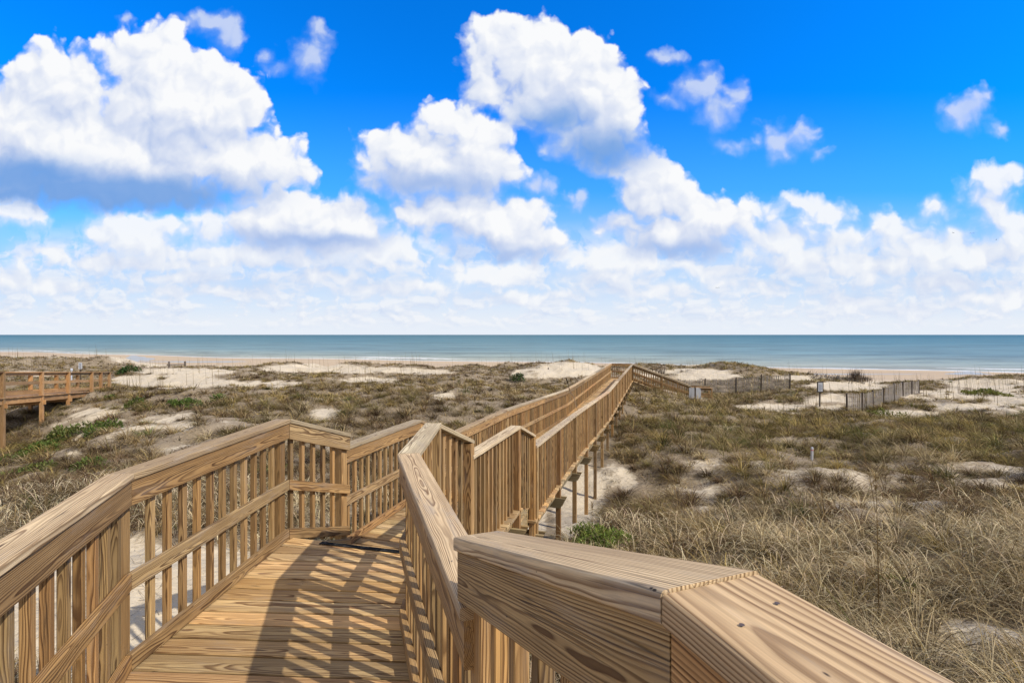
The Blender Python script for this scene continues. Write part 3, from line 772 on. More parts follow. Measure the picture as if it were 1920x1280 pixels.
    def beams(Lp, Rp, n, head):
        f = Vector((math.sin(head), math.cos(head), 0)); r = Vector((f.y, -f.x, 0)); T = plan_len(Lp)
        for i in range(n + 1):
            s = min(max(T * i / n, .06), T - .06); p = along(Lp, s); q2 = line_x(Rp, V2(p), V2(r)); TR = plan_len(Rp)
            pr = along(Rp, min(max(TR * i / n, .06), TR - .06)); q = Vector((pr.x, pr.y, p.z)); rr = (q - p).normalized(); ff = Vector((-rr.y, rr.x, 0))
            X = Boards()
            for sgn in (-1, 1):
                dz = Vector((0, 0, -DROP - .036 - .184 - .10))
                X.board(p - rr * .20 + ff * sgn * .066 + dz, q + rr * .20 + ff * sgn * .066 + dz, (0, 0, 1), .184, .038, (rr + Vector((0, 0, .5))).normalized(), (rr + Vector((0, 0, -.5))).normalized(), tone=.3)
            X.build('cross_beam', joist, root)
    #
    nD = max(1, int(round(plan_len(offset_poly(LINES_L['D'], -.095)) / 1.95)))
    beams(LINES_L['D'], LINES_R['D'], nD, R(16)); beams(LINES_L['B'], LINES_R['B'], 1, R(16.5)); beams(LINES_L['A'], LINES_R['A'], 2, R(0)); beams(LINES_L['U'], LINES_R['U'], 1, R(-20))
    # black grip strip on the first nosing
    m, N, b, out = new_mat('black_grip_tape')
    geo = N.n.new('ShaderNodeNewGeometry').outputs['Position']
    w_ = N.noise(geo, 14.0, 3, .6)
    N.put(b.inputs['Base Color'], N.mix(N.mr(w_, .5, .7), (.012, .012, .012), (.07, .068, .065))); b.inputs['Roughness'].default_value = .85; b.inputs['Specular IOR Level'].default_value = .1
    G = Boards(); a = Vector((-1.70, 4.50, zA + .0045)); e = Vector((-.86, 4.285, zA + .0045))
    G.board(a, e, (e - a).cross(Vector((0, 0, 1))), .055, .004, r=.001); G.build('grip_strip', m, root)

def build_second_walk():
    w = wood_material('older_pine', (.52, .30, .12), (.27, .125, .045), (.50, .36, .22), (.25, .15, .09), .3)
    ys = [(5, 21.0), (78, 23.6), (128, 25.9), (172, 28.2), (189, 29.9), (205, 31.6)]
    near = [Vector(ray(px, 697, y)) for px, y in ys]
    d0 = (near[0] - near[1]).normalized()
    near = [near[0] + d0 * 5.0, near[0] + d0 * 2.5] + near
    far = offset_poly(near, -1.55)
    c = near[2]
    root = thing('second_boardwalk', 'orange brown boardwalk with open horizontal rails standing on posts above the hollow', 'boardwalk', (c.x, c.y, gz(c.x, c.y)))
    up = Vector((0, 0, 1))
    for line, s in ((near, 1), (far, -1)):
        r = None
        for nm, dz, W, T, vert in (('railing', -.019, .14, .038, False), ('top_board', -.10, .10, .038, True), ('mid_board', -.50, .14, .038, True), ('low_board', -.93, .14, .038, True)):
            B = Boards(); P = [p + up * dz for p in (line if not vert else offset_poly(line, -s * .065))]; cn = cut_normals(P)
            for i in range(len(P) - 1):
                d = (P[i + 1] - P[i]).normalized()
                B.board(P[i], P[i + 1], up if vert else Vector((d.y, -d.x, 0)), W, T, *cn[i], tone=.3)
            o = B.build(nm, w, root if r is None else r); r = r or o
        for p in line:
            B = Boards(); g = gz(p.x, p.y) - .3
            B.board(Vector((p.x, p.y, min(g, p.z - 1.2))), Vector((p.x, p.y, p.z - .036)), (1, .3, 0), .135, .135, tone=.25); B.build('post', w, r)
    B = Boards(); Lp, Rp = offset_poly(far, -.1), offset_poly(near, .1)
    f = V2(near[3]) - V2(near[2]); hd = math.atan2(f.x, f.y)
    def zf(q):
        best = min(range(len(near) - 1), key=lambda i: abs((near[i].y + near[i + 1].y) / 2 - q.y)); a, b = near[best], near[best + 1]
        return a.z + (b.z - a.z) * (q.y - a.y) / (b.y - a.y) - 1.08
    deck_section(B, Lp, Rp, V2(near[0]), hd, 16.2, zf, (V2(near[-1]), f.normalized()), w=.14, gap=.006)
    B.build('deck', w, root)
    B = Boards()
    for line in (near, far):
        P = [p + up * (-1.08 - .036 - .13) for p in line]; cn = cut_normals(P)
        for i in range(len(P) - 1): B.board(P[i], P[i + 1], up, .235, .05, *cn[i], tone=.3)
    for p, q in zip(near, far):
        dz = up * (-1.08 - .30 - .036); B.board(p + dz + (p - q) * .1, q + dz, up, .2, .06, tone=.2)
    B.build('rim_joist', w, root)

def grey_wood(name, c0, c1):
    m, N, b, out = new_mat(name)
    tc = N.n.new('ShaderNodeTexCoord').outputs['Object']
    n = N.noise(N.v('MULTIPLY', tc, (30, 30, 3)), 1.0, 4, .6); n2 = N.noise(tc, 2.0, 2, .5)
    c = N.mix(n, c0, c1); c = N.mix(1.0, c, N.ramp(n2, [(.3, .75), (.7, 1.1)]), 'MULTIPLY')
    N.put(b.inputs['Base Color'], c); b.inputs['Roughness'].default_value = .85; b.inputs['Specular IOR Level'].default_value = .1
    return m
def box(V, F, c, hx, hy, hz, ax=(1, 0, 0), lean=(0, 0)):
    """upright box: c is the middle of its foot, ax the plan direction of its local x"""
    a = Vector((ax[0], ax[1], 0)).normalized(); p = Vector((-a.y, a.x, 0)); b = len(V); c = Vector(c)
    for z in (0, 2 * hz):
        off = Vector((lean[0], lean[1], 0)) * z
        for sx, sy in ((-1, -1), (1, -1), (1, 1), (-1, 1)): V.append(tuple(c + a * hx * sx + p * hy * sy + Vector((0, 0, z)) + off))
    for f in ((3, 2, 1, 0), (4, 5, 6, 7), (0, 1, 5, 4), (1, 2, 6, 5), (2, 3, 7, 6), (3, 0, 4, 7)): F.append(tuple(b + i for i in f))
def mesh_of(name, V, F, mat, parent=None, smooth=False):
    me = bpy.data.meshes.new(name); me.from_pydata(V, [], F); me.materials.append(mat)
    if smooth: me.polygons.foreach_set('use_smooth', [True] * len(me.polygons))
    return link(name, me, parent)
def post_mesh(name, p, top, r, mat, parent, lean=(0, 0)):
    """round timber post with a domed top"""
    V = []; F = []; n = 10; p = Vector(p); H = top - p.z
    for h, q in ((0, 1), (H * .5, .97), (H - .03, .95), (H, .7)):
        for i in range(n):
            a = 2 * math.pi * i / n; V.append((p.x + r * q * math.cos(a) + lean[0] * h, p.y + r * q * math.sin(a) + lean[1] * h, p.z + h))
    for k in range(3):
        for i in range(n): F.append((k * n + i, k * n + (i + 1) % n, k * n + n + (i + 1) % n, k * n + n + i))
    F.append(tuple(range(3 * n, 4 * n))); return mesh_of(name, V, F, mat, parent)

def build_fences():
    slat = grey_wood('weathered_slat', (.22, .19, .165), (.44, .395, .345)); dark = grey_wood('dark_post', (.045, .035, .028), (.11, .085, .065))
    wire = grey_wood('rusted_wire', (.10, .07, .05), (.16, .12, .09))
    def fence(label, pts, H, ph, pitch, sag):
        root = thing('sand_fence', label, 'fence', pts[0], 'slatted sand fences')
        rn = random.Random(len(pts))
        for x, y, z in pts: post_mesh('post', (x, y, z - .3), z + ph, .055, dark, root, (rn.uniform(-.02, .02), 0))
        for (a, b) in zip(pts, pts[1:]):
            a = Vector(a); b = Vector(b); L = (b - a).length; n = int(L / pitch); V = []; F = []; d = (b - a).normalized()
            for i in range(1, n):
                t = i / n; p = a.lerp(b, t); s = math.sin(math.pi * t) * sag
                box(V, F, (p.x, p.y, p.z + .02 - s + rn.uniform(-.03, .03)), .019, .004, H / 2 + rn.uniform(-.02, .02), (d.x, d.y), (d.x * rn.uniform(-.05, .05), d.y * rn.uniform(-.05, .05)))
            mesh_of('slat_panel', V, F, slat, root)
            V = []; F = []
            for fr in (.12, .38, .62, .88):
                for j in range(6):
                    p = a.lerp(b, j / 6); q = a.lerp(b, (j + 1) / 6)
                    sz = lambda t: H * fr - math.sin(math.pi * t) * sag
                    m0 = (p + q) / 2; box(V, F, (m0.x, m0.y, m0.z + sz((j + .5) / 6)), L / 12, .006, .006, (d.x, d.y))
            mesh_of('wire', V, F, wire, root)
    P = [(1588, 774, 31.6), (1616, 771, 32.4), (1637, 766, 33.2), (1656, 761, 34.2), (1677, 750, 35.4), (1693, 747, 36.4), (1709, 745, 37.4), (1723, 742, 38.4)]
    fence('grey slat fence with eight dark posts running seaward beside the sandy path', [ray(*p) for p in P], 1.15, 1.22, .085, .05)
    P = [(1250, 738, 43.0), (1322, 738, 42.5), (1380, 737, 42), (1427, 731, 41.4), (1481, 730, 41)]
    fence('sparse pale slat fence standing below the white dune beyond the boardwalk stairs', [ray(*p) for p in P], 1.2, 1.3, .085, .04)

def plain(name, col, rough=.6, noise=.15, scale=6):
    m, N, b, out = new_mat(name)
    tc = N.n.new('ShaderNodeTexCoord').outputs['Object']
    n = N.noise(tc, scale, 4, .6)
    c = N.mix(1.0, col, N.ramp(n, [(.25, 1 - noise), (.75, 1 + noise)]), 'MULTIPLY')
    N.put(b.inputs['Base Color'], c); b.inputs['Roughness'].default_value = rough; return m

def build_small_things():
    dark = bpy.data.materials['dark_post']; white = plain('white_paint', (.46, .47, .49), .5, .08); red = plain('red_band', (.5, .03, .02), .5)
    ink = plain('grey_lettering', (.16, .17, .22), .6); post_w = grey_wood('sign_post_wood', (.05, .04, .035), (.10, .08, .06))
    # notice on a post by the path
    x, y, z = ray(1537, 767, 33.6)
    rt = thing('notice_sign', 'white notice in a dark frame on a thin post beside the sandy path', 'sign', (x, y, z))
    V = []; F = []; box(V, F, (x, y, z - .3), .035, .035, 1.0, (1, 0)); mesh_of('post', V, F, post_w, rt)
    V = []; F = []; box(V, F, (x, y - .05, z + 1.12), .20, .02, .36, (1, -.1)); fr = mesh_of('frame', V, F, post_w, rt)
    V = []; F = []; box(V, F, (x, y - .075, z + 1.19), .14, .006, .29, (1, -.1)); pn = mesh_of('panel', V, F, white, rt)
    V = []; F = []
    for i in range(7): box(V, F, (x + (.0 if i % 3 else -.02), y - .085, z + 1.26 + .062 * i), .10 - (.03 if i % 3 == 0 else 0), .003, .010, (1, -.1))
    mesh_of('lettering', V, F, ink, pn)
    # small white sign beyond the second boardwalk
    x, y, z = ray(150.5, 712, 38.0)
    rt = thing('rule_sign', 'small white sign with dark lettering on a post behind the orange brown boardwalk', 'sign', (x, y, z))
    V = []; F = []; box(V, F, (x, y + .03, z - .4), .04, .03, .72, (1, .2)); mesh_of('post', V, F, post_w, rt)
    zt = -(691.5 - 627) / 950 * y; V = []; F = []; box(V, F, (x, y, zt), .115, .015, .235, (1, .2)); pn = mesh_of('panel', V, F, white, rt)
    V = []; F = []
    for i in range(4): box(V, F, (x + (.02, -.01, .01, 0)[i], y - .02, zt + .07 + .09 * i), (.05, .07, .045, .06)[i], .003, .026, (1, .2))
    mesh_of('lettering', V, F, ink, pn)
    # white capped post near it
    x, y, z = ray(134, 708, 34.0)
    rt = thing('white_marker', 'short white capped post just behind the orange brown boardwalk rail', 'post', (x, y, z))
    zt = -(690.5 - 627) / 950 * y
    post_mesh('stake', (x, y, z - .3), zt - .1, .045, white, rt); post_mesh('cap', (x, y, zt - .14), zt, .075, white, rt)
    # white survey stake with a red band
    x, y, z = ray(1522, 862, 17.6)
    rt = thing('survey_stake', 'short white stake with a red band standing alone in the grass', 'stake', (x, y, z))
    zt = -(838 - 627) / 950 * y; post_mesh('stake', (x, y, z - .3), zt, .042, white, rt, (.02, 0)); post_mesh('band', (x + .012, y, zt - .11), zt - .07, .046, red, rt)
    # backs of two pale boards fixed to a dark post at the foot of the stairs
    a = NEAR_STAIR[1]; x, y, z = a.x + .08, a.y - .22, a.z
    rt = thing('board_sign', 'two pale grey boards either side of a dark post at the foot of the stairs', 'sign', (x, y, gz(x, y)))
    V = []; F = []; box(V, F, (x, y + .03, gz(x, y) - .2), .05, .05, (z + .02 - gz(x, y) + .2) / 2, (1, 0)); mesh_of('post', V, F, dark, rt)
    for s in (-1, 1):
        V = []; F = []; box(V, F, (x + s * .23, y - .045 + .02 * s, z - .74), .17, .012, .36, (1, .06 * s)); mesh_of('panel', V, F, plain('pale_board', (.33, .335, .35), .6, .1), rt)
    # broken rail on the far sand
    x, y, z = ray(317, 694, 54.0); z = max(z, gz(x, y))
    wood = grey_wood('driftwood', (.10, .08, .065), (.2, .165, .14))
    rt = thing('broken_rail', 'dark wooden remnant of two posts and a crossbar standing on pale far sand', 'fence', (x, y, z))
    post_mesh('post', (x, y, z - .3), z + .95, .10, wood, rt); post_mesh('post', (x + 1.45, y + .4, z - .3), z + .95, .10, wood, rt)
    V = []; F = []; box(V, F, (x + .72, y + .1, z + .55), .85, .05, .05, (1.4, .35)); mesh_of('crossbar', V, F, wood, rt)
    V = []; F = []; box(V, F, (x - .05, y - .1, z + .5), .12, .06, .09, (1, .2), (.3, 0)); mesh_of('brace', V, F, wood, rt)
    # thin stake on the white dune
    x, y, z = ray(1028, 704, 45.5)
    post_mesh('thin_stake', (x, y, z - .2), z + .72, .045, dark, None)
    tag(bpy.data.objects['thin_stake'], 'thin dark stake standing upright before the white dune face', 'stake')
    # gulls
    for i, (px, py) in enumerate(((1787, 437), (1822, 438), (1868, 450), (1345, 540))):
        Y = 240.0; c = Vector(ray(px, py, Y)); V = []; F = []; s = .55
        an = (.5, -.3, .9, .2)[i]; ca, sa = math.cos(an), math.sin(an)
        prof = [(-2.0, .35, 0), (-1.0, .55, .12), (0, .10, .2), (1.0, .5, .12), (2.0, .25, 0)]
        for u, v, w in prof:
            for dx in (-.16, .16):
                for dz in (-.03, .03): V.append((c.x + s * (u * ca - dx * sa), c.y + s * (u * sa + dx * ca), c.z + s * (v + dz * 2)))
        for k in range(4):
            b = 4 * k
            for f in ((0, 1, 5, 4), (2, 6, 7, 3), (0, 4, 6, 2), (1, 3, 7, 5)): F.append(tuple(b + q for q in f))
        o = mesh_of('gull', V, F, plain('gull_grey', (.12, .12, .13), .7), None)
        tag(o, ('tiny dark gull gliding leftmost of the three below the right hand clouds', 'tiny dark gull gliding between two others below the right hand clouds', 'tiny dark gull gliding nearest the picture edge below the clouds', 'lone tiny dark gull low over the sea between cloud and horizon')[i], 'bird', 'gulls far off over the sea')
def blades(name, base, az, lean, bend, length, width, segs, tint, mat, twist=None):
    n = len(base); t = np.linspace(0, 1, segs + 1)
    th = lean[:, None] + bend[:, None] * t[None] ** 1.3
    ds = length[:, None] / segs
    rr = np.concatenate([np.zeros((n, 1)), np.cumsum(np.sin((th[:, 1:] + th[:, :-1]) / 2) * ds, 1)], 1)
    hh = np.concatenate([np.zeros((n, 1)), np.cumsum(np.cos((th[:, 1:] + th[:, :-1]) / 2) * ds, 1)], 1)
    ca, sa = np.cos(az)[:, None], np.sin(az)[:, None]
    cx = base[:, 0:1] + rr * ca; cy = base[:, 1:2] + rr * sa; cz = base[:, 2:3] + hh
    tw = az + math.pi / 2 + (twist if twist is not None else 0)
    w = width[:, None] * (1 - 0.92 * t[None] ** 1.6) / 2
    wx = np.cos(tw)[:, None] * w; wy = np.sin(tw)[:, None] * w
    co = np.stack([np.stack([cx - wx, cy - wy, cz], -1), np.stack([cx + wx, cy + wy, cz], -1)], 2)   # n, segs+1, 2, 3
    k = (segs + 1) * 2
    b = (np.arange(n) * k)[:, None]; s = (np.arange(segs) * 2)[None]
    q = np.stack([b + s, b + s + 1, b + s + 3, b + s + 2], -1).reshape(-1, 4)
    return co.reshape(-1, 3), q, np.repeat(tint, k, 0)
def join(parts):
    off = 0; C = []; Q = []; T = []
    for c, q, t in parts:
        C.append(c); Q.append(q + off); T.append(t); off += len(c)
    return np.concatenate(C), np.concatenate(Q), np.concatenate(T)
def tint_mesh(name, parts, mat, parent=None):
    c, q, t = join(parts)
    me = bpy.data.meshes.new(name); raw_mesh(me, c, q)
    at = me.attributes.new('tint', 'FLOAT_COLOR', 'POINT')
    at.data.foreach_set('color', np.concatenate([t, np.ones((len(t), 1))], 1).astype(np.float32).ravel())
    me.materials.append(mat)
    return link(name, me, parent)
def leaf_material(name, rough=.6, trans=.3):
    m = bpy.data.materials.new(name); m.use_nodes = True; t = m.node_tree; t.nodes.clear(); N = NT(t)
    out = N.n.new('ShaderNodeOutputMaterial'); d = N.n.new('ShaderNodeBsdfDiffuse'); tr = N.n.new('ShaderNodeBsdfTranslucent'); mx = N.n.new('ShaderNodeMixShader')
    geo = N.n.new('ShaderNodeNewGeometry').outputs['Position']
    c = N.attr('tint', 'Color'); n = N.noise(geo, 3.0, 3, .6)
    c = N.mix(1.0, c, N.ramp(n, [(.3, .78), (.7, 1.18)]), 'MULTIPLY')
    N.put(d.inputs[0], c); N.put(tr.inputs[0], c); mx.inputs[0].default_value = trans
    N.l.new(d.outputs[0], mx.inputs[1]); N.l.new(tr.outputs[0], mx.inputs[2]); N.l.new(mx.outputs[0], out.inputs[0])
    return m

def in_walk(x, y, pad=0.15):
    """inside the footprint of a deck"""
    x = np.asarray(x); y = np.asarray(y)
    L = [(-1.0, -2), (-1.1, .08), (-1.43, .97), (-2.07, 2.78), (-2.0, 4.57), (-1.8, 5.36), (-1.28, 7.18), (-1.1, 8.05), (2.18, 19.65), (7.28, 37.0), (7.3, 37.05)]
    Rr = [(.9, -2), (.35, .55), (-.05, 1.41), (-.58, 3.24), (-.6, 4.3), (-.38, 5.05), (.12, 6.72), (.38, 7.6), (3.72, 19.2), (8.42, 35.25), (8.9, 37.05)]
    lx = np.interp(y, [p[1] for p in L], [p[0] for p in L]) - .15; rx = np.interp(y, [p[1] for p in Rr], [p[0] for p in Rr]) + .02
    a = (x > lx - pad) & (x < rx + pad) & (y < 37.2)
    u = (x - 8.3) * .958 - (y - 35.2) * .287; v = (x - 8.3) * .287 + (y - 35.2) * .958
    b = (u > -.2) & (u < 5.4) & (v > -.2) & (v < 1.7)
    s = [ray(px, 697, yy) for px, yy in ((5, 21.0), (205, 31.6))]
    return a | b

PAL = {'straw': ((.60, .485, .29), (.45, .345, .185)), 'tan': ((.38, .275, .135), (.28, .195, .092)), 'olive': ((.31, .25, .10), (.215, .18, .07)), 'gold': ((.42, .315, .115), (.33, .24, .08)),
       'brown': ((.175, .11, .062), (.11, .072, .044)), 'green': ((.15, .165, .05), (.11, .135, .04))}
def build_grass():
    mat = leaf_material('dry_grass', trans=.20)
    rng = np.random.default_rng(5)
    parts = []
    # bands: start, end, tussock spacing, blades per tussock, segments, blade width, blade length
    for y0, y1, cell, nb, segs, wdt, lng in ((2.2, 7.5, .36, 120, 7, .0085, .52), (7.5, 11, .46, 135, 6, .0105, .48), (11, 17, .66, 190, 5, .013, .46), (17, 26, .70, 150, 4, .018, .48), (26, 40, .70, 80, 3, .027, .44), (40, 62, .62, 34, 2, .040, .44)):
        for layer in (0, 1):
            if layer: cell, nb, lng = cell * .62, max(5, int(nb * .13)), lng * .72
            nyc = int((y1 - y0) / cell); half = 1.32 * y1 + 1.5; nxc = int(2 * half / cell)
            gx, gy = np.meshgrid(np.arange(nxc), np.arange(nyc))
            x = -half + (gx + .5 * (gy % 2) + rng.uniform(-.42, .42, gx.shape)) * cell; y = y0 + (gy + rng.random(gx.shape)) * cell
            x = x.ravel(); y = y.ravel()
            ok = (np.abs(x) < 1.28 * y + 1.2) & ~in_walk(x, y, .12)
            x, y = x[ok], y[ok]
            sx_, sy_, _ = ray(1522, 862, 17.6); ok = ~((np.abs(x - sx_ * y / sy_) < .30) & (y > sy_ - 2.4) & (y < sy_ + .4)); x, y = x[ok], y[ok]
            z = ground_z(x, y); v = veg(x, y, z)
            ok = rng.random(len(x)) < (np.clip((v * 1.5 - .12) * (1 - .03 * midband(x, y)), 0, 1) if layer == 0 else np.clip((v * 1.9 + .16 * (bare(x, y, z) < .7)) * (1 - .5 * np.maximum(midband(x, y), .9 * sstep(y, 9, 11) * sstep(y, 30, 24))), 0, 1)); x, y, z, v = x[ok], y[ok], z[ok], v[ok]
            n = len(x)
            # regional character
            reg = fbm(x * .11, y * .11, 3, 61); reg2 = fbm(x * .5, y * .5, 2, 63)
            right = sstep(x - .29 * y + 1.0, -1, 2); fary = sstep(y, 10, 19)
            size = (.62 + .6 * v) * rng.uniform(.6, 1.4, n) * (1 + .2 * right) * (1 - .25 * sstep(y, 30, 45))
            mid = sstep(y, 9.2, 10.6) * sstep(y, 17.5, 15.5)
            w = {'straw': (.95 - .62 * fary - .30 * mid) * (.55 + .5 * right) + .08, 'tan': .55 + 0 * x, 'olive': right * fary * 1.0 * reg * 2 + .5 * fary * (reg2 > .45), 'gold': .75 * fary * sstep(reg, .35, .6) + .1, 'brown': .34 + 1.1 * mid + .35 * fary * right + .75 * (1 - right) * sstep(reg2, .35, .6), 'green': .05 + .08 * right * fary}
            names = list(PAL); W = np.stack([w[k] for k in names], 1); W /= W.sum(1, keepdims=True)
            cum = np.cumsum(W, 1); main = (rng.random(n)[:, None] > cum).sum(1).clip(0, len(names) - 1); tone = rng.uniform(.42, 1.28, n)
            idx = np.repeat(np.arange(n), nb); m = len(idx)
            keep = rng.random(m) < np.clip(.35 + .75 * size[idx], .3, 1); idx = idx[keep]; m = len(idx)
            pick = np.where(rng.random(m) < .66, main[idx], (rng.random(m)[:, None] > cum[idx]).sum(1).clip(0, len(names) - 1))
            A = np.array([PAL[k][0] for k in names]); Bc = np.array([PAL[k][1] for k in names])
            f = rng.random((m, 1)); tint = A[pick] * f + Bc[pick] * (1 - f); tint = tint * (rng.uniform(.35, 1.0, (m, 1)) + .45 * rng.random((m, 1)) ** 2) * tone[idx][:, None]
            az = rng.uniform(0, 2 * np.pi, m); rad = np.abs(rng.normal(0, (.105 + .05 * layer if y0 < 11 else .17), m)) * size[idx]
            wind = 2.9; az2 = az + .45 * np.sin(wind - az)
            bx = x[idx] + np.cos(az) * rad; by = y[idx] + np.sin(az) * rad; bz = z[idx] - .02
            ln = lng * size[idx] * rng.uniform(.4, 1.2, m)
            lean = rng.uniform(.0, .5, m) + rad * 2.0; bend = rng.uniform(.8, 4.0, m) * (1 - .25 * right[idx] * fary[idx])
            flat = rng.random(m) < .10; lean = np.where(flat, rng.uniform(1.1, 1.5, m), lean); bend = np.where(flat, rng.uniform(-.1, .3, m), bend)
            wd = wdt * rng.uniform(.6, 1.25, m)
            parts.append(blades('g', np.stack([bx, by, bz], 1), az2, lean, bend, ln, wd, segs, tint, mat, rng.uniform(-.9, .9, m)))
    # single long straws curling over
    cnt = 15000; y = rng.uniform(3.2, 12, cnt); x = rng.uniform(-1.2, 1.2, cnt) * y; ok = ~in_walk(x, y, .2); x, y = x[ok], y[ok]; z = ground_z(x, y); vv = veg(x, y, z)
    ok = rng.random(len(x)) < (vv * 1.2 - .15) * (1 - .7 * midband(x, y)); x, y, z = x[ok], y[ok], z[ok]; m = len(x)
    tint = np.array([[.66, .54, .345]]) * rng.uniform(.6, 1.15, (m, 1)) * (1 + rng.uniform(-.06, .06, (m, 3)))
    parts.append(blades('h', np.stack([x, y, z + .03], 1), rng.uniform(0, 6.28, m), rng.uniform(.1, .7, m), rng.uniform(1.4, 4.4, m), rng.uniform(.35, .75, m), .0011 * y * rng.uniform(.7, 1.2, m) + .002, 9, tint, mat, rng.uniform(-.6, .6, m)))
    # loose stems and debris lying on the sand
    for y0, y1, cnt, wdt in ((3, 9, 5200, .006), (9, 20, 7000, .011)):
        y = rng.uniform(y0, y1, cnt); x = rng.uniform(-1.2, 1.2, cnt) * y; ok = ~in_walk(x, y, 0) | (rng.random(cnt) < .5); x, y = x[ok], y[ok]; m = len(x)
        z = ground_z(x, y); cl_ = fbm(x * 1.3, y * 1.3, 2, 19); ok = rng.random(m) < sstep(cl_, .4, .62) + .08; x, y, z = x[ok], y[ok], z[ok]; m = len(x)
        tint = np.where(rng.random((m, 1)) < .5, np.array([[.13, .09, .055]]), np.array([[.36, .28, .17]])) * rng.uniform(.6, 1.3, (m, 1))
        parts.append(blades('d', np.stack([x, y, z + .012], 1), rng.uniform(0, 6.28, m), rng.uniform(1.38, 1.6, m), rng.uniform(-.15, .15, m), rng.uniform(.08, .34, m), np.full(m, wdt), 3, tint, mat, rng.uniform(-.4, .4, m)))
    o = tint_mesh('dune_grass', parts, mat); tag(o, 'dry tan and olive dune grass in tussocks over the sand', 'grass', kind='stuff')
    # sea oat stems standing along the crests
    parts = []
    m = 2600; px = rng.uniform(-80, 2000, m); Y = rng.uniform(30, 60, m); x = (px - 960) / FPX * Y
    d = fbm(x * .3, Y * .3, 2, 91); ok = (d > .52) & ~in_walk(x, Y, .2); x, Y = x[ok], Y[ok]; z = ground_z(x, Y); m = len(x)
    ok = sstep(Y, 63, 58) > .5; 
    tint = np.array([[.17, .125, .065]]) * rng.uniform(.7, 1.3, (m, 1))
    parts.append(blades('s', np.stack([x, Y, z - .05], 1), rng.uniform(2.2, 3.6, m), rng.uniform(0, .08, m), rng.uniform(.05, .35, m), rng.uniform(.9, 1.7, m), rng.uniform(.02, .032, m), 3, tint, mat))
    o = tint_mesh('sea_oats', parts, mat); tag(o, 'thin upright sea oat stems along the dune crests', 'grass', kind='stuff')

def oat_stalk(label, px, py, Y, H, lean, az):
    rng = np.random.default_rng(int(px)); x, y, z = ray(px, py, Y); z = min(z, gz(x, y) + .05); mat = bpy.data.materials['dry_grass']
    rt = thing('sea_oat_stalk', label, 'plant', (x, y, z), 'tall sea oat stalks')
    parts = []
    # round stem from three crossed strips
    for k in range(3): parts.append(blades('s', np.array([[x, y, z - .05]]), np.array([az]), np.array([lean]), np.array([.12]), np.array([H]), np.array([.016]), 6, np.array([[.23, .155, .07]]), mat, np.array([k * 1.05])))
    tint_mesh('stem', parts, mat, rt)
    th = lean + .12 * .5; r = H * math.sin(th); h = H * math.cos(th); tip = np.array([x + r * math.cos(az), y + r * math.sin(az), z + h]); n = 26
    t = rng.uniform(0, 1, n); b = tip[None] - np.stack([np.cos(az) * t * r, np.sin(az) * t * r, t * h], 1) * (.16)
    parts = [blades('p', b, rng.uniform(0, 6.28, n), rng.uniform(.1, .6, n), rng.uniform(.5, 1.6, n), rng.uniform(.06, .14, n), rng.uniform(.008, .014, n), 2, np.array([[.30, .21, .10]]) * rng.uniform(.7, 1.2, (n, 1)), mat)]
    tint_mesh('seed_head', parts, mat, rt)

def green_patch(label, px, py, Y, rx, ry, h, n, leaf, col, flowers=0, name='beach_plant'):
    """low mat of small leaves on stems"""
    rng = np.random.default_rng(int(px * 7 + py)); x0, y0, z0 = ray(px, py, Y); mat = bpy.data.materials['green_leaf']
    a = rng.uniform(0, 6.283, n); r = np.sqrt(rng.random(n)); lump = .55 + .9 * fbm((x0 + rx * r * np.cos(a)) * 1.7, (y0 + ry * r * np.sin(a)) * 1.7, 2, 7)
    x = x0 + rx * r * np.cos(a) * (.8 + .3 * np.sin(3 * a + px)); y = y0 + ry * r * np.sin(a); g = ground_z(x, y)
    top = h * np.sqrt(np.clip(1 - r * r * .85, 0, 1)) * lump; z = g + top * rng.uniform(.15, 1, n) ** .6
    rt = thing(name, label, 'plant', (x0, y0, gz(x0, y0)), 'green beach plants among the grass')
    m = n; ln = leaf * rng.uniform(.6, 1.3, m)
    tint = np.array([col]) * rng.uniform(.55, 1.35, (m, 1)) * (1 + rng.uniform(-.12, .12, (m, 3)))
    parts = [blades('l', np.stack([x, y, z], 1), rng.uniform(0, 6.283, m), rng.uniform(.3, 1.3, m), rng.uniform(0, .7, m), ln, ln * (.24 if leaf == .105 else .42), 2, tint, mat, rng.uniform(-.5, .5, m))]
    k = max(8, n // 12); i = rng.integers(0, n, k)
    parts += [blades('s', np.stack([x[i], y[i], g[i] - .03], 1), rng.uniform(0, 6.283, k), rng.uniform(0, .4, k), rng.uniform(0, .3, k), np.maximum(top[i], .05) * .95, np.full(k, leaf * .12), 2, np.array([[.10, .11, .045]]) * rng.uniform(.7, 1.2, (k, 1)), mat)]
    tint_mesh('foliage', parts, mat, rt)
    for f in range(flowers):
        i = rng.integers(0, n); c = Vector((x[i], y[i], g[i] + top[i] + .10)); V = []; F = []; R0 = max(.028, Y * .0032)
        V.append(tuple(c)); np_ = 9
        tl = rng.uniform(-.4, .4); 
        for q in range(np_ * 2):
            an = math.pi * q / np_; rr = R0 * (1 if q % 2 == 0 else .62); V.append((c.x + rr * math.cos(an), c.y + rr * math.sin(an) * .8, c.z + rr * (.45 * -math.sin(an)) + .004))
        for q in range(np_ * 2): F.append((0, 1 + q, 1 + (q + 1) % (np_ * 2)))
        mesh_of('flower', V, F, bpy.data.materials['yellow_petal'], rt)
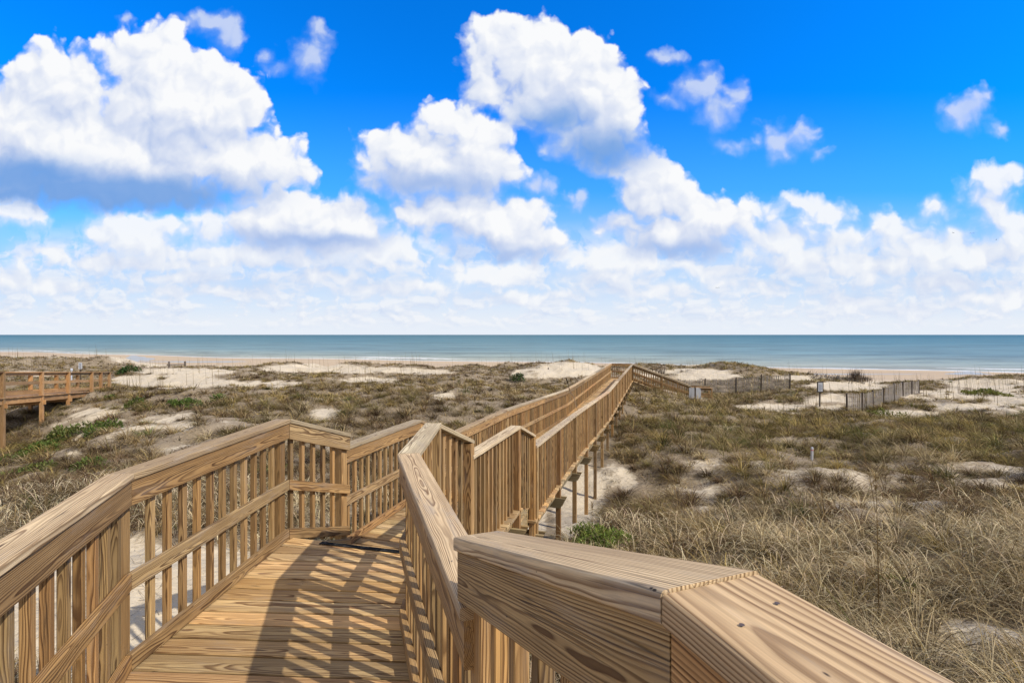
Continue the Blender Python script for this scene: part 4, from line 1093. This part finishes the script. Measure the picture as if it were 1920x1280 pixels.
def build_plants():
    leaf_material('green_leaf', trans=.3); plain('yellow_petal', (.75, .42, .02), .6)
    G = (.115, .16, .04); G2 = (.135, .155, .045); D = (.055, .09, .03); Lm = (.16, .165, .045)
    green_patch('bright leafy bush with small yellow flowers at the foot of the boardwalk posts', 1120, 1005, 9.3, .66, .55, .34, 1400, .105, (.17, .215, .05), 5)
    green_patch('green sprawl with yellow daisy flowers beside the tall stalk near the handrail', 1690, 1090, 6.7, .33, .25, .22, 260, .06, G2, 6)
    green_patch('broad green mat with yellow dots under the post of the orange boardwalk', 60, 835, 19.0, 1.5, .9, .32, 1300, .11, G, 6)
    green_patch('rounded green bush on the hollow side, uphill of the broad green mat', 120, 812, 20.0, 1.0, .7, .5, 1000, .12, G2, 3)
    green_patch('dark green bush at the foot of the bare sand streaks', 188, 820, 19.5, .75, .6, .42, 700, .12, G, 2)
    green_patch('flat green patch with yellow flowers in straw grass above the long handrail', 60, 875, 15.5, 1.0, .6, .25, 520, .10, G2, 5)
    green_patch('small green tuft touching the long handrail, below the other hollow plants', 165, 882, 14.5, .55, .4, .25, 320, .09, G, 2)
    green_patch('green bush clinging to the top of the sandy slope', 345, 782, 23.5, .85, .55, .42, 600, .13, G, 0)
    green_patch('olive bush on the sandy slope between sand streaks', 252, 775, 24.5, .5, .4, .4, 320, .15, G2, 1)
    green_patch('little bright plant high on the brown slope', 407, 768, 25.5, .42, .4, .35, 220, .15, G, 0)
    green_patch('lone dark green shrub on the edge of the pale far sand', 240, 700, 46.0, 1.15, .8, .6, 520, .22, D, 0)
    green_patch('dark shrub on the slope below the white dune', 972, 716, 42.0, .7, .6, .5, 300, .2, D, 0)
    green_patch('low lime green mound on the open sand right of the slat fence', 1852, 742, 39.0, 1.9, 1.1, .5, 900, .2, Lm, 0)
    green_patch('faint green strip in the grass just below the grey slat fence', 1655, 781, 29.5, 1.3, .7, .35, 420, .16, Lm, 0)
    green_patch('small green tuft on sand beside the second boardwalk end', 206, 757, 27.5, .35, .3, .3, 150, .14, G, 0)
    oat_stalk('tallest bare brown stalk rising beside the near handrail', 1648, 1170, 5.8, 1.85, .02, 1.2)
    oat_stalk('slim stalk leaning slightly in the middle of the grass right of the stake', 1645, 985, 10.4, 1.55, .10, 2.9)
    oat_stalk('thin stalk near the patch of sand below the white stake', 1549, 1020, 9.4, 1.0, .03, 2.0)
    oat_stalk('short stalk standing at the edge of the leafy bush by the boardwalk', 1110, 1000, 9.2, .75, .05, 1.4)
    oat_stalk('stalk leaning against the grey slat fence', 1628, 790, 28.0, 1.9, .18, 2.9)
    # bare twiggy shrub on the far sand
    rng = np.random.default_rng(3); mat = bpy.data.materials['dry_grass']
    for px, py, Y, H, n, lab in ((1604, 714, 55, 1.5, 260, 'brown twiggy shrub standing above pale sand by the beach'), (1235, 693, 50, .9, 120, 'dark wispy shrub peeking over the stair rail'), (1622, 716, 56, .8, 200, 'low brown shrub leaning against the twiggy shrub')):
        x, y, z = ray(px, py, Y); x += rng.normal(0, .01)
        tint = np.array([[.10, .075, .055]]) * rng.uniform(.6, 1.5, (n, 1))
        b = np.stack([x + rng.normal(0, .35, n), y + rng.normal(0, .3, n), np.full(n, gz(x, y)) + rng.random(n) * H * .45], 1)
        o = tint_mesh('dry_shrub', [blades('b', b, rng.uniform(0, 6.28, n), rng.uniform(0, .6, n), rng.uniform(-.3, .8, n), rng.uniform(.3, .7, n) * H, np.full(n, .035), 2, tint, mat)], mat)
        tag(o, lab, 'shrub', 'dry shrubs by the beach')
    # wrack of grey branches before the beach
    n = 420; u = rng.uniform(0, 1, n); x0, y0, _ = ray(1562, 712, 55.5)
    x = x0 - 2.6 + 5.2 * u; y = y0 + rng.normal(0, 1.0, n); z = ground_z(x, y)
    o = tint_mesh('driftwood_pile', [blades('d', np.stack([x, y, z], 1), rng.uniform(0, 6.28, n), rng.uniform(.6, 1.3, n), rng.uniform(-.2, .2, n), rng.uniform(.3, .8, n), rng.uniform(.05, .09, n), 2, np.array([[.22, .19, .16]]) * rng.uniform(.4, 1.4, (n, 1)), mat)], mat)
    tag(o, 'tangled grey branches and reeds heaped on the sand left of the twiggy shrub', 'driftwood', kind='stuff')
    # dead vine draped over both rails of the walk
    V = []; F = []
    a = Vector(ray(1062, 700, 16.6)); pts = [(1061, 708, 16.4), (1066, 722, 16.4), (1068, 733, 16.5), (1076, 744, 16.3), (1079, 757, 15.9), (1083, 768, 15.4)]
    P = [Vector(ray(*p)) for p in pts]
    m = grey_wood('dead_vine_bark', (.12, .085, .06), (.24, .18, .12))
    for i, p in enumerate(P):
        r = .014 * (1 - .5 * i / len(P))
        for k in range(6): V.append((p.x + r * math.cos(k * 1.047), p.y, p.z + r * math.sin(k * 1.047)))
    for i in range(len(P) - 1):
        for k in range(6): F.append((i * 6 + k, i * 6 + (k + 1) % 6, i * 6 + 6 + (k + 1) % 6, i * 6 + 6 + k))
    o = mesh_of('dead_stem', V, F, m); tag(o, 'dead brown stem arching across the boardwalk rails at the bend', 'stem')
def build_pools():
    m, N, b, out = new_mat('shallow_pool')
    geo = N.n.new('ShaderNodeNewGeometry').outputs['Position']
    n = N.noise(N.v('MULTIPLY', geo, (.05, .3, 0)), 1.0, 4, .6)
    N.put(b.inputs['Base Color'], N.mix(n, (.30, .31, .30), (.40, .405, .40))); b.inputs['Roughness'].default_value = .5; b.inputs['Specular IOR Level'].default_value = .06
    for i, (px, py, rx, ry) in enumerate(((1815, 699, 36, 5), (258, 671, 26, 5.5), (1268, 692, 60, 3.2), (1560, 703, 150, 1.3), (360, 677, 110, 1.4))):
        V = []; n_ = 60
        Yc = 6.6 / ((py - 627) / 950)
        V.append(None)
        for k in range(n_):
            a = 6.2832 * k / n_; w = 1 + .22 * math.sin(3 * a + i) + .12 * math.sin(7 * a + 2 * i)
            p_x = px + rx * math.cos(a) * w; p_y = py + ry * math.sin(a) * w
            Y = 6.6 / ((p_y - 627) / 950); V.append(((p_x - 960) / 950 * Y, Y))
        V[0] = (sum(v[0] for v in V[1:]) / n_, sum(v[1] for v in V[1:]) / n_)
        vv = np.array(V); z = ground_z(vv[:, 0], vv[:, 1]); zz = np.maximum(z + .012, z.max() * 0 + z + .012)
        F = [(0, 1 + k, 1 + (k + 1) % n_) for k in range(n_)]
        o = mesh_of('tidal_water', [(float(a), float(b_), float(c)) for (a, b_), c in zip(V, zz)], F, m); tag(o, kind='structure')
def build_sun():
    l = bpy.data.lights.new('sun', 'SUN'); l.energy = SUN_STRENGTH; l.angle = R(0.6); l.color = (1.0, .93, .82)
    o = bpy.data.objects.new('sun', l); S.collection.objects.link(o)
    d = Vector((SUN_AZ_VEC.x * math.cos(SUN_EL), SUN_AZ_VEC.y * math.cos(SUN_EL), math.sin(SUN_EL)))
    o.rotation_euler = (-d).to_track_quat('-Z', 'Y').to_euler(); o.location = d * 50
SUN_STRENGTH = 4.7
build_world(); build_sun(); build_camera(); build_view()
build_ground(); build_sea(); build_boardwalk(); build_second_walk(); build_fences(); build_small_things()
build_grass(); build_plants(); build_pools()
